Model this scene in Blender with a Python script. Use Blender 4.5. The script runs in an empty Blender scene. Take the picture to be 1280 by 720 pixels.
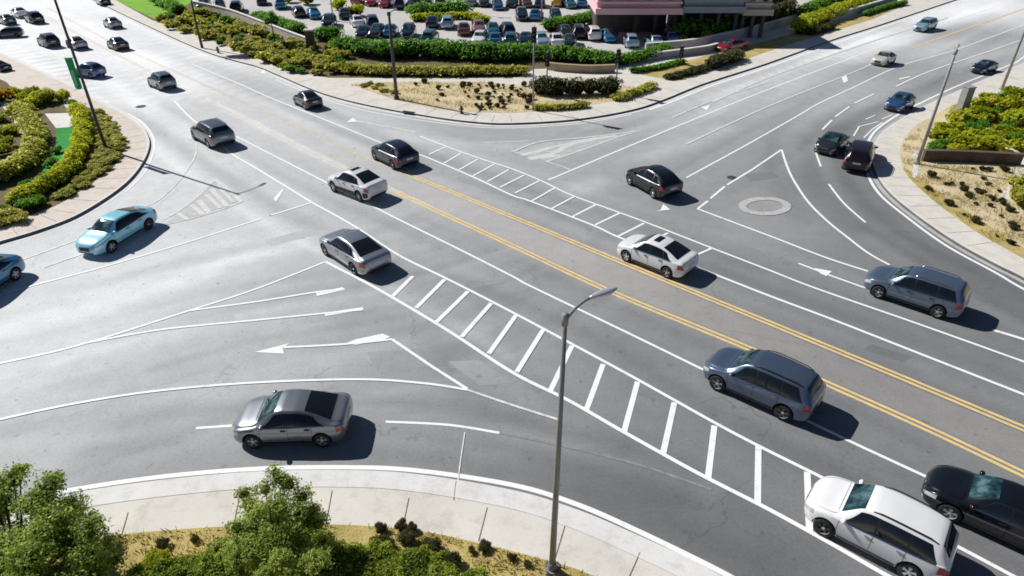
import bpy, bmesh, math, random
import numpy as np
from mathutils import Vector, Matrix

# ------------------------------------------------------------------ camera model
F, TH, H = 820.0, math.radians(32.2), 17.8
CT, ST = math.cos(TH), math.sin(TH)
def gp(x, y, z=0.0):
    """photo coordinates -> point of the world on the level z"""
    X = (x-640)/F; Y = (360-y)/F
    d = (X, CT+Y*ST, -ST+Y*CT)
    s = (z-H)/d[2]
    return Vector((d[0]*s, d[1]*s, z))
def proj(P):
    P = np.asarray(P, float)
    dx = P[:,0]; dy = P[:,1]; dz = P[:,2]-H
    w = dy*CT-dz*ST; v = dy*ST+dz*CT
    return np.stack([640+F*dx/w, 360-F*v/w], 1)

sc = bpy.context.scene
COL = sc.collection
RNG = random.Random(7)
cam = bpy.data.cameras.new('camera'); camo = bpy.data.objects.new('camera', cam); COL.objects.link(camo)
cam.sensor_width = 36; cam.lens = 36*F/1280; cam.clip_start = .5; cam.clip_end = 3000
camo.location = (0,0,H); camo.rotation_euler = (math.pi/2-TH, 0, 0)
sc.camera = camo
sc.view_settings.view_transform = 'Standard'; sc.view_settings.look = 'None'
sc.cycles.filter_width = 1.7; sc.view_settings.exposure = 0; sc.view_settings.gamma = 1

# ------------------------------------------------------------------ light
SH = Vector((1.0, -0.62))             # ground shadow cast by one metre of height
elev = math.atan(1/SH.length)
az = math.atan2(-SH.x, -SH.y)         # towards the sun, measured from +Y to +X
w = bpy.data.worlds.new("World"); sc.world = w; w.use_nodes = True
nt = w.node_tree; bg = nt.nodes['Background']
sky = nt.nodes.new('ShaderNodeTexSky'); sky.sky_type = 'NISHITA'; sky.sun_disc = False
sky.sun_elevation = elev; sky.sun_rotation = az; sky.air_density = .7; sky.dust_density = .2; sky.ozone_density = 2.0
nt.links.new(sky.outputs[0], bg.inputs[0]); bg.inputs[1].default_value = .05
sl = bpy.data.lights.new('sun', 'SUN'); sl.energy = 5.0; sl.angle = math.radians(.5); sl.color = (1,.975,.93)
so = bpy.data.objects.new('sun', sl); COL.objects.link(so); so.location = (-40,40,60)
so.rotation_euler = Vector((SH.x, SH.y, -1)).to_track_quat('-Z','Y').to_euler()

# ------------------------------------------------------------------ materials
def newmat(name):
    m = bpy.data.materials.new(name); m.use_nodes = True
    return m, m.node_tree, m.node_tree.nodes['Principled BSDF']
def N(nt, typ, **kw):
    n = nt.nodes.new(typ)
    for k, v in kw.items():
        if k in n.inputs: n.inputs[k].default_value = v
        else: setattr(n, k, v)
    return n
def plain(name, col, rough=.6, metal=0, spec=.5, coat=0):
    m, nt, b = newmat(name)
    b.inputs['Base Color'].default_value = (*col,1); b.inputs['Roughness'].default_value = rough
    b.inputs['Metallic'].default_value = metal; b.inputs['Specular IOR Level'].default_value = spec
    b.inputs['Coat Weight'].default_value = coat; b.inputs['Coat Roughness'].default_value = .04
    return m
def ramp(nt, fac, stops):
    r = nt.nodes.new('ShaderNodeValToRGB')
    e = r.color_ramp.elements
    while len(e) < len(stops): e.new(.5)
    for el, (p, c) in zip(e, stops): el.position = p; el.color = (*c,1) if len(c)==3 else c
    nt.links.new(fac, r.inputs[0]); return r.outputs[0]
def mixc(nt, fac, a, b, blend='MIX'):
    n = nt.nodes.new('ShaderNodeMix'); n.data_type = 'RGBA'; n.blend_type = blend
    for s, v in ((n.inputs[0],fac),(n.inputs[6],a),(n.inputs[7],b)):
        if hasattr(v,'links') or hasattr(v,'is_linked'): nt.links.new(v, s)
        else: s.default_value = v if not isinstance(v, tuple) else (*v,1)
    return n.outputs[2]
def mathn(nt, op, a, b=None):
    n = nt.nodes.new('ShaderNodeMath'); n.operation = op
    for i, v in enumerate((a,b)):
        if v is None: continue
        if hasattr(v,'is_linked'): nt.links.new(v, n.inputs[i])
        else: n.inputs[i].default_value = v
    return n.outputs[0]
def noise(nt, scale, detail=4, rough=.55, vec=None):
    n = N(nt, 'ShaderNodeTexNoise', Scale=scale, Detail=detail, Roughness=rough)
    if vec is None:
        g = nt.nodes.new('ShaderNodeNewGeometry'); vec = g.outputs['Position']
    nt.links.new(vec, n.inputs['Vector']); return n.outputs[0]
def mottled(name, c1, c2, scale=.6, fine=9, rough=.9, bump=.02, c3=None):
    m, nt, b = newmat(name)
    n1 = noise(nt, scale); n2 = noise(nt, fine, 3)
    f = mathn(nt, 'ADD', mathn(nt,'MULTIPLY',n1,.6), mathn(nt,'MULTIPLY',n2,.4))
    st = [(.36,c1),(.64,c2)]
    if c3: st = [(.33,c1),(.5,c2),(.66,c3)]
    nt.links.new(ramp(nt, f, st), b.inputs['Base Color'])
    b.inputs['Roughness'].default_value = rough; b.inputs['Specular IOR Level'].default_value = .25
    bp = N(nt,'ShaderNodeBump', Strength=.5, Distance=bump); nt.links.new(n2, bp.inputs['Height']); nt.links.new(bp.outputs[0], b.inputs['Normal'])
    return m

def asphalt():
    m, nt, b = newmat('asphalt')
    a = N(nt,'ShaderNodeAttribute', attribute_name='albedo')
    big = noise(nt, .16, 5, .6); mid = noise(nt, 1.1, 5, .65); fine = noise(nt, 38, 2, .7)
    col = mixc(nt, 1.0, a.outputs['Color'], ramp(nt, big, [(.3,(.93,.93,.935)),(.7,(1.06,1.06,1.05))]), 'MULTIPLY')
    col = mixc(nt, 1.0, col, ramp(nt, mid, [(.3,(.93,.93,.93)),(.7,(1.06,1.06,1.06))]), 'MULTIPLY')
    col = mixc(nt, 1.0, col, ramp(nt, fine, [(.25,(.8,.8,.8)),(.75,(1.18,1.18,1.18))]), 'MULTIPLY')
    grain = noise(nt, 9, 3, .75)
    col = mixc(nt, 1.0, col, ramp(nt, grain, [(.3,(.9,.9,.9)),(.7,(1.1,1.1,1.1))]), 'MULTIPLY')
    spots = noise(nt, 2.6, 2, .5)
    col = mixc(nt, 1.0, col, ramp(nt, spots, [(.26,(.78,.78,.78)),(.34,(1,1,1))]), 'MULTIPLY')
    v = nt.nodes.new('ShaderNodeTexVoronoi'); v.feature = 'DISTANCE_TO_EDGE'; v.inputs['Scale'].default_value = .16
    g = nt.nodes.new('ShaderNodeNewGeometry')
    wv = nt.nodes.new('ShaderNodeTexNoise'); wv.inputs['Scale'].default_value = .5; wv.inputs['Detail'].default_value = 5
    nt.links.new(g.outputs['Position'], wv.inputs['Vector'])
    vm = nt.nodes.new('ShaderNodeVectorMath'); vm.operation = 'MULTIPLY_ADD'
    nt.links.new(wv.outputs['Color'], vm.inputs[0]); vm.inputs[1].default_value = (5,5,0); nt.links.new(g.outputs['Position'], vm.inputs[2])
    nt.links.new(vm.outputs[0], v.inputs['Vector'])
    crack = ramp(nt, v.outputs['Distance'], [(.0,(.72,.72,.72)),(.006,(1,1,1))])
    gate = ramp(nt, big, [(.40,(0,0,0)),(.6,(1,1,1))])
    col = mixc(nt, gate, col, mixc(nt, 1.0, col, crack, 'MULTIPLY'))
    nt.links.new(col, b.inputs['Base Color'])
    b.inputs['Roughness'].default_value = .8; b.inputs['Specular IOR Level'].default_value = .22
    bp = N(nt,'ShaderNodeBump', Strength=.35, Distance=.01); nt.links.new(fine, bp.inputs['Height']); nt.links.new(bp.outputs[0], b.inputs['Normal'])
    return m
def paintmat(name, col, worn=(.23,.23,.23), lo=.36, hi=.5):
    m, nt, b = newmat(name)
    n1 = noise(nt, 2.2, 5, .7); n2 = noise(nt, 22, 3, .7)
    f = mathn(nt,'ADD', mathn(nt,'MULTIPLY',n1,.55), mathn(nt,'MULTIPLY',n2,.45))
    fac = ramp(nt, f, [(lo,(0,0,0)),(hi,(1,1,1))])
    nt.links.new(mixc(nt, fac, worn, col), b.inputs['Base Color'])
    b.inputs['Roughness'].default_value = .6
    return m
def concrete(name, c1, c2, joint=1.6, rot=0.0, jd=.72):
    m, nt, b = newmat(name)
    n1 = noise(nt, .5, 5, .6); n2 = noise(nt, 14, 4, .6)
    f = mathn(nt,'ADD', mathn(nt,'MULTIPLY',n1,.6), mathn(nt,'MULTIPLY',n2,.4))
    col = ramp(nt, f, [(.35,c1),(.65,c2)])
    stain = noise(nt, 1.7, 6, .7)
    col = mixc(nt, 1.0, col, ramp(nt, stain, [(.3,(.82,.81,.79)),(.5,(1,1,1))]), 'MULTIPLY')
    nt.links.new(col, b.inputs['Base Color']); b.inputs['Roughness'].default_value = .8; b.inputs['Specular IOR Level'].default_value = .3
    return m
def leafmat(name, dark, mid, light, scale=.9):
    m, nt, b = newmat(name)
    g = nt.nodes.new('ShaderNodeNewGeometry')
    n1 = noise(nt, scale, 3)
    f = mathn(nt,'ADD', mathn(nt,'MULTIPLY',n1,.62), mathn(nt,'MULTIPLY',g.outputs['Random Per Island'],.38))
    col = ramp(nt, f, [(.28,dark),(.5,mid),(.74,light)])
    nt.links.new(col, b.inputs['Base Color']); b.inputs['Roughness'].default_value = .5; b.inputs['Specular IOR Level'].default_value = .3
    tr = nt.nodes.new('ShaderNodeBsdfTranslucent'); nt.links.new(col, tr.inputs[0])
    mx = nt.nodes.new('ShaderNodeMixShader'); mx.inputs[0].default_value = .58
    nt.links.new(b.outputs[0], mx.inputs[1]); nt.links.new(tr.outputs[0], mx.inputs[2])
    nt.links.new(mx.outputs[0], nt.nodes['Material Output'].inputs[0])
    return m
def carpaint(name, col, metal=.35, rough=.28):
    m, nt, b = newmat(name)
    n = noise(nt, 1.3, 3)
    c1 = tuple(c*.93 for c in col); nt.links.new(ramp(nt, n, [(.3,c1),(.7,col)]), b.inputs['Base Color'])
    b.inputs['Metallic'].default_value = metal; b.inputs['Roughness'].default_value = rough
    b.inputs['Coat Weight'].default_value = 1; b.inputs['Coat Roughness'].default_value = .03
    return m

M = {}
M['asphalt'] = asphalt()
M['lot'] = mottled('lot_asphalt', (.48,.46,.45), (.62,.60,.58), .12, 3)
M['earth'] = mottled('dry_earth', (.46,.37,.22), (.64,.53,.34), .35, 5, bump=.05, c3=(.72,.61,.41))
M['drygrass'] = mottled('dry_grass', (.26,.22,.06), (.48,.38,.14), .8, 16, bump=.06, c3=(.64,.5,.22))
M['soil'] = mottled('planting_soil', (.10,.075,.035), (.2,.16,.07), .8, 8, bump=.05)
M['lawn'] = mottled('lawn_grass', (.14,.36,.02), (.26,.52,.04), .5, 25, bump=.04)
M['turf'] = mottled('bright_turf', (.01,.22,.03), (.03,.36,.06), .5, 25, bump=.03)
M['walk'] = concrete('pavement_concrete', (.64,.60,.54), (.76,.72,.65))
M['walkpink'] = concrete('pink_pavement', (.64,.55,.48), (.74,.66,.59))
M['apron'] = concrete('kerb_concrete', (.68,.67,.65), (.80,.79,.77))
M['kface'] = concrete('shaded_kerb_face', (.10,.10,.10), (.18,.175,.17))  # kerb face shade painted in as darker concrete
M['gutter'] = concrete('gutter_concrete', (.42,.41,.40), (.56,.55,.53))
M['white'] = paintmat('white_road_paint', (.92,.92,.91), (.46,.46,.46), .34, .44)
M['whiteworn'] = paintmat('worn_white_paint', (.84,.83,.80), (.50,.50,.49), .36, .60)
M['yellow'] = paintmat('yellow_road_paint', (.88,.64,.25), (.58,.45,.28), .36, .56)
M['yellowf'] = paintmat('faded_yellow_paint', (.82,.70,.48), (.52,.47,.40), .40, .58)
M['joint'] = plain('dark_joint', (.16,.15,.14), .9)
M['black'] = plain('black_trim', (.012,.012,.013), .45)
M['liner'] = plain('wheel_arch_black', (.006,.006,.006), .9)
M['rubber'] = plain('tyre_rubber', (.018,.018,.018), .75)
M['alloy'] = plain('alloy_rim', (.78,.78,.79), .35, .35)
M['alloyd'] = plain('rim_dark', (.07,.07,.07), .5, .3)
M['chrome'] = plain('bright_trim', (.72,.74,.76), .15, 1)
M['glass'] = plain('tinted_glass', (.006,.009,.012), .03, 0, .8)
M['wglass'] = plain('windscreen_glass', (.012,.038,.046), .04, 0, .8)
def screen():
    m, nt, b = newmat('windscreen_tint'); n = noise(nt, 2.2, 3, .6)
    nt.links.new(ramp(nt, n, [(.38,(.006,.016,.02)),(.52,(.02,.055,.065)),(.66,(.10,.17,.18))]), b.inputs['Base Color'])
    b.inputs['Roughness'].default_value = .05; b.inputs['Specular IOR Level'].default_value = .8; return m
M['wglass'] = screen()
M['lampw'] = plain('headlamp', (.62,.66,.7), .08, .3, .8, 1)
M['lampr'] = plain('tail_lamp', (.42,.012,.012), .15, 0, .6, 1)
M['plate'] = plain('number_plate', (.7,.7,.68), .5)
M['steel'] = mottled('galvanised_steel', (.26,.26,.26), (.36,.36,.35), 1.5, 12, .5, .0)
M['steel2'] = mottled('weathered_steel', (.20,.20,.205), (.28,.28,.28), 1.5, 12, .5, .0)
M['dsteel'] = mottled('dark_steel', (.05,.05,.055), (.085,.08,.08), 1.5, 12, .55, .0)
M['lumi'] = plain('luminaire_grey', (.46,.49,.54), .35, .3)
M['lens'] = plain('lamp_lens', (.6,.6,.55), .2)
M['bark'] = mottled('bark', (.05,.035,.025), (.12,.09,.06), 3, 20, .95, .03)
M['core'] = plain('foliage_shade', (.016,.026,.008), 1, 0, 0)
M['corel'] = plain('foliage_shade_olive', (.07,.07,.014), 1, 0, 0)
M['leaf'] = leafmat('tree_leaf', (.09,.16,.02), (.30,.42,.06), (.66,.74,.22))
M['leaf2'] = leafmat('glossy_leaf', (.06,.12,.012), (.30,.40,.04), (.74,.76,.13), 1.3)
M['leaf3'] = leafmat('olive_tree_leaf', (0.135,0.195,0.03), (0.36,0.465,0.075), (0.75,0.795,0.24))
M['hedgey'] = leafmat('yellow_hedge_leaf', (.28,.34,.006), (.55,.58,.012), (.8,.78,.05), 1.2)
M['hedgeg'] = leafmat('green_hedge_leaf', (0.0375,0.15,0.015), (0.135,0.36,0.027), (0.39,0.63,0.075), .8)
M['olive'] = leafmat('olive_leaf', (0.184,0.218,0.023), (0.506,0.506,0.0575), (0.88,0.828,0.23), 1.0)
M['yellowg'] = leafmat('yellow_green_leaf', (0.18,0.264,0.0096), (0.504,0.552,0.024), (0.864,0.816,0.06), .7)
M['gold'] = leafmat('golden_leaf', (.36,.22,.01), (.6,.38,.02), (.75,.55,.06), .9)
M['darkl'] = leafmat('dark_leaf', (0.028,0.0392,0.014), (0.098,0.105,0.035), (0.308,0.28,0.112), .9)
M['scrub'] = leafmat('scrub_leaf', (.04,.035,.012), (.10,.085,.03), (.24,.2,.07), 1.5)

def darkstain(): pass
# ------------------------------------------------------------------ object helpers
def mobj(name, verts, faces, mat, parent=None, smooth=False, mats=None, midx=None):
    me = bpy.data.meshes.new(name)
    me.from_pydata([tuple(v) for v in verts], [], [tuple(f) for f in faces]); me.update()
    for mm in (mats or [mat]): me.materials.append(mm)
    if midx is not None: me.polygons.foreach_set('material_index', midx)
    if smooth: me.polygons.foreach_set('use_smooth', [True]*len(me.polygons))
    o = bpy.data.objects.new(name, me); COL.objects.link(o)
    if parent: o.parent = parent
    return o
def empty(name, loc=(0,0,0), rz=0):
    o = bpy.data.objects.new(name, None); COL.objects.link(o); o.location = loc; o.rotation_euler = (0,0,rz)
    o.empty_display_size = .3; return o
def tag(o, label=None, cat=None, group=None, kind=None):
    if label: o['label'] = label
    if cat: o['category'] = cat
    if group: o['group'] = group
    if kind: o['kind'] = kind
    return o
def struct(o): o['kind'] = 'structure'; return o
def copy_tree(o, parent=None, keep=None):
    c = o.copy(); COL.objects.link(c); c.parent = parent
    for ch in KIDS.get(o.name, []):
        if keep is None or ch.name.split('.')[0] in keep: copy_tree(ch, c, keep)
    return c
KIDS = {}
def index_kids(root):
    KIDS[root.name] = list(root.children)
    for ch in root.children: index_kids(ch)

class MB:
    def __init__(s): s.v = []; s.f = []; s.m = []
    def add(s, v, f, m=0):
        b = len(s.v); s.v += [tuple(p) for p in v]; s.f += [tuple(i+b for i in q) for q in f]; s.m += [m]*len(f)
    def box(s, c, d, m=0, rz=0, taper=1.0):
        x,y,z = d[0]/2,d[1]/2,d[2]/2; R = Matrix.Rotation(rz,3,'Z'); c = Vector(c)
        P = []
        for k,(sz,t) in enumerate(((-1,1),(1,taper))):
            for sx,sy in ((-1,-1),(1,-1),(1,1),(-1,1)): P.append(c+R@Vector((sx*x*t,sy*y*t,sz*z)))
        s.add(P, [(3,2,1,0),(4,5,6,7),(0,1,5,4),(1,2,6,5),(2,3,7,6),(3,0,4,7)], m)
    def tube(s, pts, rad, n=10, m=0, cap=True):
        pts = [Vector(p) for p in pts]; rad = rad if isinstance(rad,(list,tuple)) else [rad]*len(pts)
        rings = []
        for i,p in enumerate(pts):
            t = (pts[min(i+1,len(pts)-1)]-pts[max(i-1,0)]).normalized()
            a = t.orthogonal().normalized() if i == 0 else (a-t*a.dot(t)).normalized()
            b = t.cross(a)
            rings.append([p+(a*math.cos(k*2*math.pi/n)+b*math.sin(k*2*math.pi/n))*rad[i] for k in range(n)])
        V = [q for r in rings for q in r]; Fc = []
        for i in range(len(pts)-1):
            for k in range(n): Fc.append((i*n+k, i*n+(k+1)%n, (i+1)*n+(k+1)%n, (i+1)*n+k))
        if cap: Fc += [tuple(reversed(range(n))), tuple(range((len(pts)-1)*n, len(pts)*n))]
        s.add(V, Fc, m)
    def ball(s, c, r, m=0, nu=12, nv=7, R=None):
        V = []; Fc = []; c = Vector(c)
        for j in range(nv+1):
            t = math.pi*j/nv
            for i in range(nu):
                p = 2*math.pi*i/nu
                q = Vector((r[0]*math.sin(t)*math.cos(p), r[1]*math.sin(t)*math.sin(p), r[2]*math.cos(t)))
                if R: q = R@q
                V.append(c+q)
        for j in range(nv):
            for i in range(nu): Fc.append((j*nu+i, (j+1)*nu+i, (j+1)*nu+(i+1)%nu, j*nu+(i+1)%nu))
        s.add(V, Fc, m)
    def build(s, name, mat, parent=None, smooth=False):
        mats = mat if isinstance(mat, list) else [mat]
        return mobj(name, s.v, s.f, None, parent, smooth, mats, s.m)

def smoothpath(pts, n=8, closed=False):
    P = [Vector(p) for p in pts]; out = []
    for i in range(len(P)-1):
        p0 = P[max(i-1,0)]; p1 = P[i]; p2 = P[i+1]; p3 = P[min(i+2,len(P)-1)]
        for k in range(n):
            t = k/n
            out.append(.5*((2*p1)+(p2-p0)*t+(2*p0-5*p1+4*p2-p3)*t*t+(3*p1-p0-3*p2+p3)*t**3))
    out.append(P[-1]); return out
def pxpath(pts, z=0.0, n=8, smooth=True):
    P = [gp(x,y,z) for x,y in pts]
    return smoothpath(P, n) if smooth and len(P) > 2 else P
def strip_geo(P, wd, off=0.0):
    L = []; Rr = []
    for i,p in enumerate(P):
        t = P[min(i+1,len(P)-1)]-P[max(i-1,0)]; t.z = 0
        t.normalize(); nrm = Vector((-t.y,t.x,0))
        L.append(p+nrm*(off+wd/2)); Rr.append(p+nrm*(off-wd/2))
    n = len(P)
    return L+Rr, [(n+i, n+i+1, i+1, i) for i in range(n-1)]

def polyfill(name, pts, mat, z=None):
    """flat sheet from an outline of world points"""
    bm = bmesh.new(); vs = [bm.verts.new(p) for p in pts]
    e = [bm.edges.new((vs[i], vs[(i+1)%len(vs)])) for i in range(len(vs))]
    bmesh.ops.triangle_fill(bm, edges=e, use_beauty=True)
    bm.normal_update()
    for f in bm.faces:
        if f.normal.z < 0: f.normal_flip()
    me = bpy.data.meshes.new(name); bm.to_mesh(me); bm.free(); me.materials.append(mat)
    o = bpy.data.objects.new(name, me); COL.objects.link(o); return o

# ------------------------------------------------------------------ ground and road
g = mobj('ground', [(-900,-300,-.06),(900,-300,-.06),(900,1500,-.06),(-900,1500,-.06)], [(0,1,2,3)], M['earth']); struct(g)

# old and new asphalt albedo with the sun-side glare painted in, read off at places of the photo: x, y, albedo
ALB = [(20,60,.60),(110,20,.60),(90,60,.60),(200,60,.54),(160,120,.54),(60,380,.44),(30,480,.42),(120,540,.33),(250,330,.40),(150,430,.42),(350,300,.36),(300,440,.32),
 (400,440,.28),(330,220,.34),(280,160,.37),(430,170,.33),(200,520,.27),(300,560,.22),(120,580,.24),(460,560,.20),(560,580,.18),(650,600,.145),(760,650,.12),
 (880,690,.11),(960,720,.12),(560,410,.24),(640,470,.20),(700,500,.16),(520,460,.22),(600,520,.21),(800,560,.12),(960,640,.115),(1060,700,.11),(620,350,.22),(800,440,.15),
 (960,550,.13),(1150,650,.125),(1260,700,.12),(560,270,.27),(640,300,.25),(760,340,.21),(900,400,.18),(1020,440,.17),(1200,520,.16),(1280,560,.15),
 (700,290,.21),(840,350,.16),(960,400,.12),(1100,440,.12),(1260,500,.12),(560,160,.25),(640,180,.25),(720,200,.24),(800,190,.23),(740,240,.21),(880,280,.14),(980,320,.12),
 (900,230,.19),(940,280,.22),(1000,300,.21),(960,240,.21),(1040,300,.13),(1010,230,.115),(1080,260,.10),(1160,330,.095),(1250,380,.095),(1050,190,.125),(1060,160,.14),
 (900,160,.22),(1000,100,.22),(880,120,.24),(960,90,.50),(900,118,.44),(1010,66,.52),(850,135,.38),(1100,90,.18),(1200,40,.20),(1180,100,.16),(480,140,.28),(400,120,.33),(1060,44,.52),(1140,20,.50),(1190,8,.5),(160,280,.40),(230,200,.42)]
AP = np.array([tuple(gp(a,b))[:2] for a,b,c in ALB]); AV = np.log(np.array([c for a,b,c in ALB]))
TRACKS = [  # wheel tracks and oil lines: photo polyline, half width m, strength
 ([(120,600),(300,572),(460,566),(600,585),(720,612),(850,660),(960,715)],.55,.24),
 ([(120,568),(300,548),(460,545),(600,560),(720,588),(850,630)],.4,.12),
 ([(560,345),(715,407),(890,510),(1100,615),(1280,712)],.30,.20),
 ([(520,285),(640,330),(760,385),(900,445),(1040,508)],.35,.10),
 ([(700,300),(860,372),(1000,425),(1280,535)],.3,.14),
 ([(880,330),(1000,375),(1280,475)],.3,.10),
 ([(1000,170),(1015,230),(1060,275),(1130,320),(1280,402)],.5,.14),
 ([(1050,160),(1055,215),(1095,262),(1160,310),(1280,370)],.4,.12),
 ([(540,430),(600,500),(700,545),(850,605),(1000,690)],.6,.16),
 ([(430,395),(520,410),(600,445),(700,500)],.5,.10),
 ([(0,505),(160,470),(320,440),(440,415)],.5,.08),
 ([(0,480),(160,445),(320,420)],.3,.06),
 ([(0,420),(140,385),(320,345),(420,330)],.45,.06),
 ([(330,85),(440,140),(560,165),(700,168),(860,140),(1040,80)],.8,.12),
 ([(140,40),(260,110),(330,150),(450,205)],.4,.08),
 ([(1280,85),(1180,112),(1100,135),(1040,165)],.4,.12),
 ([(860,170),(960,120),(1080,75),(1200,30)],.4,.1),
 ([(500,285),(420,260),(330,215),(250,175)],.4,.08),
 ([(0,415),(80,395),(200,361),(320,318),(395,296)],.45,-.22),([(718,238),(748,227)],.5,-.3),([(815,197),(838,187),(858,180),(900,160)],.5,-.3),
 ([(1090,300),(1170,350),(1280,410)],.35,-.3),([(624,541),(697,556),(795,580),(890,612)],.25,-.2),([(930,280),(1000,285)],1.2,-.12),([(600,420),(660,500),(760,560)],.3,-.1),
 ([(60,100),(130,95),(200,130)],1.0,.06),([(0,60),(80,100)],1.0,.06),([(180,60),(330,120)],.5,.09)]
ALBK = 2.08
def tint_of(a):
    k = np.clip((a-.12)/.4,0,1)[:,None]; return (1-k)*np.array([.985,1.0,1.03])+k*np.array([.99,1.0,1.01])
FLOWS = [([(60,18),(240,108),(420,200),(640,290),(860,382),(1100,480),(1400,625)],-9,9,44),
 ([(-60,470),(100,430),(320,375),(520,340),(700,270)],-9,7,34),
 ([(-60,585),(120,575),(300,556),(460,552),(600,570),(720,598),(850,642),(980,705)],-3.2,3.2,16),
 ([(1330,40),(1150,100),(1050,150),(1022,185),(1040,240),(1100,295),(1280,390)],-4,4,20),
 ([(760,235),(900,165),(1050,95),(1280,0)],-8,9,30),([(330,95),(450,145),(600,168),(720,162),(860,128),(1040,62)],-4,3,16)]
def resample(P, n):
    d = [0]
    for a,b in zip(P,P[1:]): d.append(d[-1]+(b-a).length)
    return [Vector([float(np.interp(d[-1]*i/(n-1), d, [p[k] for p in P])) for k in range(3)]) for i in range(n)]
def glare_albedo_at(P):
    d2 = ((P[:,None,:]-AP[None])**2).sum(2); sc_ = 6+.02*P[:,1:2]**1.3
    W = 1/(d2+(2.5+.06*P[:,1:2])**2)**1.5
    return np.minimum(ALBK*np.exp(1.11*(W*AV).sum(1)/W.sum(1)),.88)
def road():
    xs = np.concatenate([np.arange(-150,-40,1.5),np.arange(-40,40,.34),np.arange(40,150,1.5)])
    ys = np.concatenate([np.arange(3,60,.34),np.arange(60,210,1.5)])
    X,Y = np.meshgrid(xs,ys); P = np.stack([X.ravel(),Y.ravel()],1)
    alb = glare_albedo_at(P)
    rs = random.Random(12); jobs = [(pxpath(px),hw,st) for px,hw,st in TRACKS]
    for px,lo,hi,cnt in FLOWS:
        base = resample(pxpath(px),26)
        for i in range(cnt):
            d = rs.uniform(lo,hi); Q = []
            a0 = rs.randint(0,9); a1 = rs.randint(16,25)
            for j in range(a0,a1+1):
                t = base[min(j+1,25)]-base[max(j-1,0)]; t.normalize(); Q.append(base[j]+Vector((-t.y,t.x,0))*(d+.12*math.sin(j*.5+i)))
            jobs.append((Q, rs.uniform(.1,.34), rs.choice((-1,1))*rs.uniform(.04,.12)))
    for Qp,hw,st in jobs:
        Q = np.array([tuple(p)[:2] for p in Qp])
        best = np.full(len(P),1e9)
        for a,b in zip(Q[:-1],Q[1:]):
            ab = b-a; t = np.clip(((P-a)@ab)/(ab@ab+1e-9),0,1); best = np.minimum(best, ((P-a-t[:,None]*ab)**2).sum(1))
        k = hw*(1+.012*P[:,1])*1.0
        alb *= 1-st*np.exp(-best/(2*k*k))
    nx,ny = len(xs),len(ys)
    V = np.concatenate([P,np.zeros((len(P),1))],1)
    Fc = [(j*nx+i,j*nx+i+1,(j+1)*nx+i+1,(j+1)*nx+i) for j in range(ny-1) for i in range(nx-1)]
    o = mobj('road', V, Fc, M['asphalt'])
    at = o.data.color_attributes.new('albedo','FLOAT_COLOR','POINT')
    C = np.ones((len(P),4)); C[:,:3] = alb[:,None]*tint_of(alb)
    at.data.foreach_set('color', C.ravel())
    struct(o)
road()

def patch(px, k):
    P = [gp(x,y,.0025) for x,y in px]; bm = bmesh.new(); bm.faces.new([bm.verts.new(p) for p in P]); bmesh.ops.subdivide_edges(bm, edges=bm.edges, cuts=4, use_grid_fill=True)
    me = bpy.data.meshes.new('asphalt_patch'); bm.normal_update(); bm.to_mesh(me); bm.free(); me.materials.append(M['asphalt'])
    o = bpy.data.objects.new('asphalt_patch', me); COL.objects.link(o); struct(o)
    A = np.array([tuple(v.co)[:2] for v in me.vertices]); C = np.ones((len(A),4)); C[:,:3] = (glare_albedo_at(A)*k)[:,None]*tint_of(glare_albedo_at(A))
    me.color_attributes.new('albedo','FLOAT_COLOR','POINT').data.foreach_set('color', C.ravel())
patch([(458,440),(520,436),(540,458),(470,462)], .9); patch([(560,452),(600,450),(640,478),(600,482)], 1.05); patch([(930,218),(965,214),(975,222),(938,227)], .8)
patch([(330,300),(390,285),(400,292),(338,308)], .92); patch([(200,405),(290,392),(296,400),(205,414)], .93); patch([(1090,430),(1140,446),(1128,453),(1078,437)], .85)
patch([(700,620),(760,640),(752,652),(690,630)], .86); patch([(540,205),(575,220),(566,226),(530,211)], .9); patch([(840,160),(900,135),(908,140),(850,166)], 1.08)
# ------------------------------------------------------------------ raised corners, kerbs, gutters
KH = .15
def island(name, kerb_px, outer_px, mat, kerbw=.18, gut=.38, gutmat='gutter'):
    K = pxpath(kerb_px, 0.0)
    for p in K: p.z = KH
    outer = [gp(x,y,KH) if not isinstance(x,tuple) else Vector((*x,KH)) for x,y in outer_px]
    top = polyfill(name, K+outer, mat); struct(top)
    # kerb: bevelled strip standing 6 mm proud of the paving
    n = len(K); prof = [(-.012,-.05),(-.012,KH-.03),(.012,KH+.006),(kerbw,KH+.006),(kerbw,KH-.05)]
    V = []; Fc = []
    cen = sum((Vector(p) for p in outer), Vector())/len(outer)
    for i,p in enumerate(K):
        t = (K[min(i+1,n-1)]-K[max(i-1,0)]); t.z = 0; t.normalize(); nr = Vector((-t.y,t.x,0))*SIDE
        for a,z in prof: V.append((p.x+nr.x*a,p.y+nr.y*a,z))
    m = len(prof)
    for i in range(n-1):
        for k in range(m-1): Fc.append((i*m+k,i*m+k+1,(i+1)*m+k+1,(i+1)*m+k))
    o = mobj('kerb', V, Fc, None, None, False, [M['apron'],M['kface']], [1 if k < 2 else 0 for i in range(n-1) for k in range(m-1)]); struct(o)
    if gut:
        G = [Vector((p.x,p.y,.005)) for p in K]
        v,f = strip_geo(G, gut, -SIDE*gut/2); o = mobj('gutter', v, f, M[gutmat]); struct(o)
    return K
N_KERB = [(60,-26),(120,2),(165,24),(253,64),(320,84),(345,94),(400,117),(455,132),(530,146),(590,154),(640,156),(720,151),(790,139),(830,126),(880,106),(960,80),(1040,51),(1100,32),(1160,12),(1220,-8),(1300,-34)]
SIDE = 1
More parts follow.
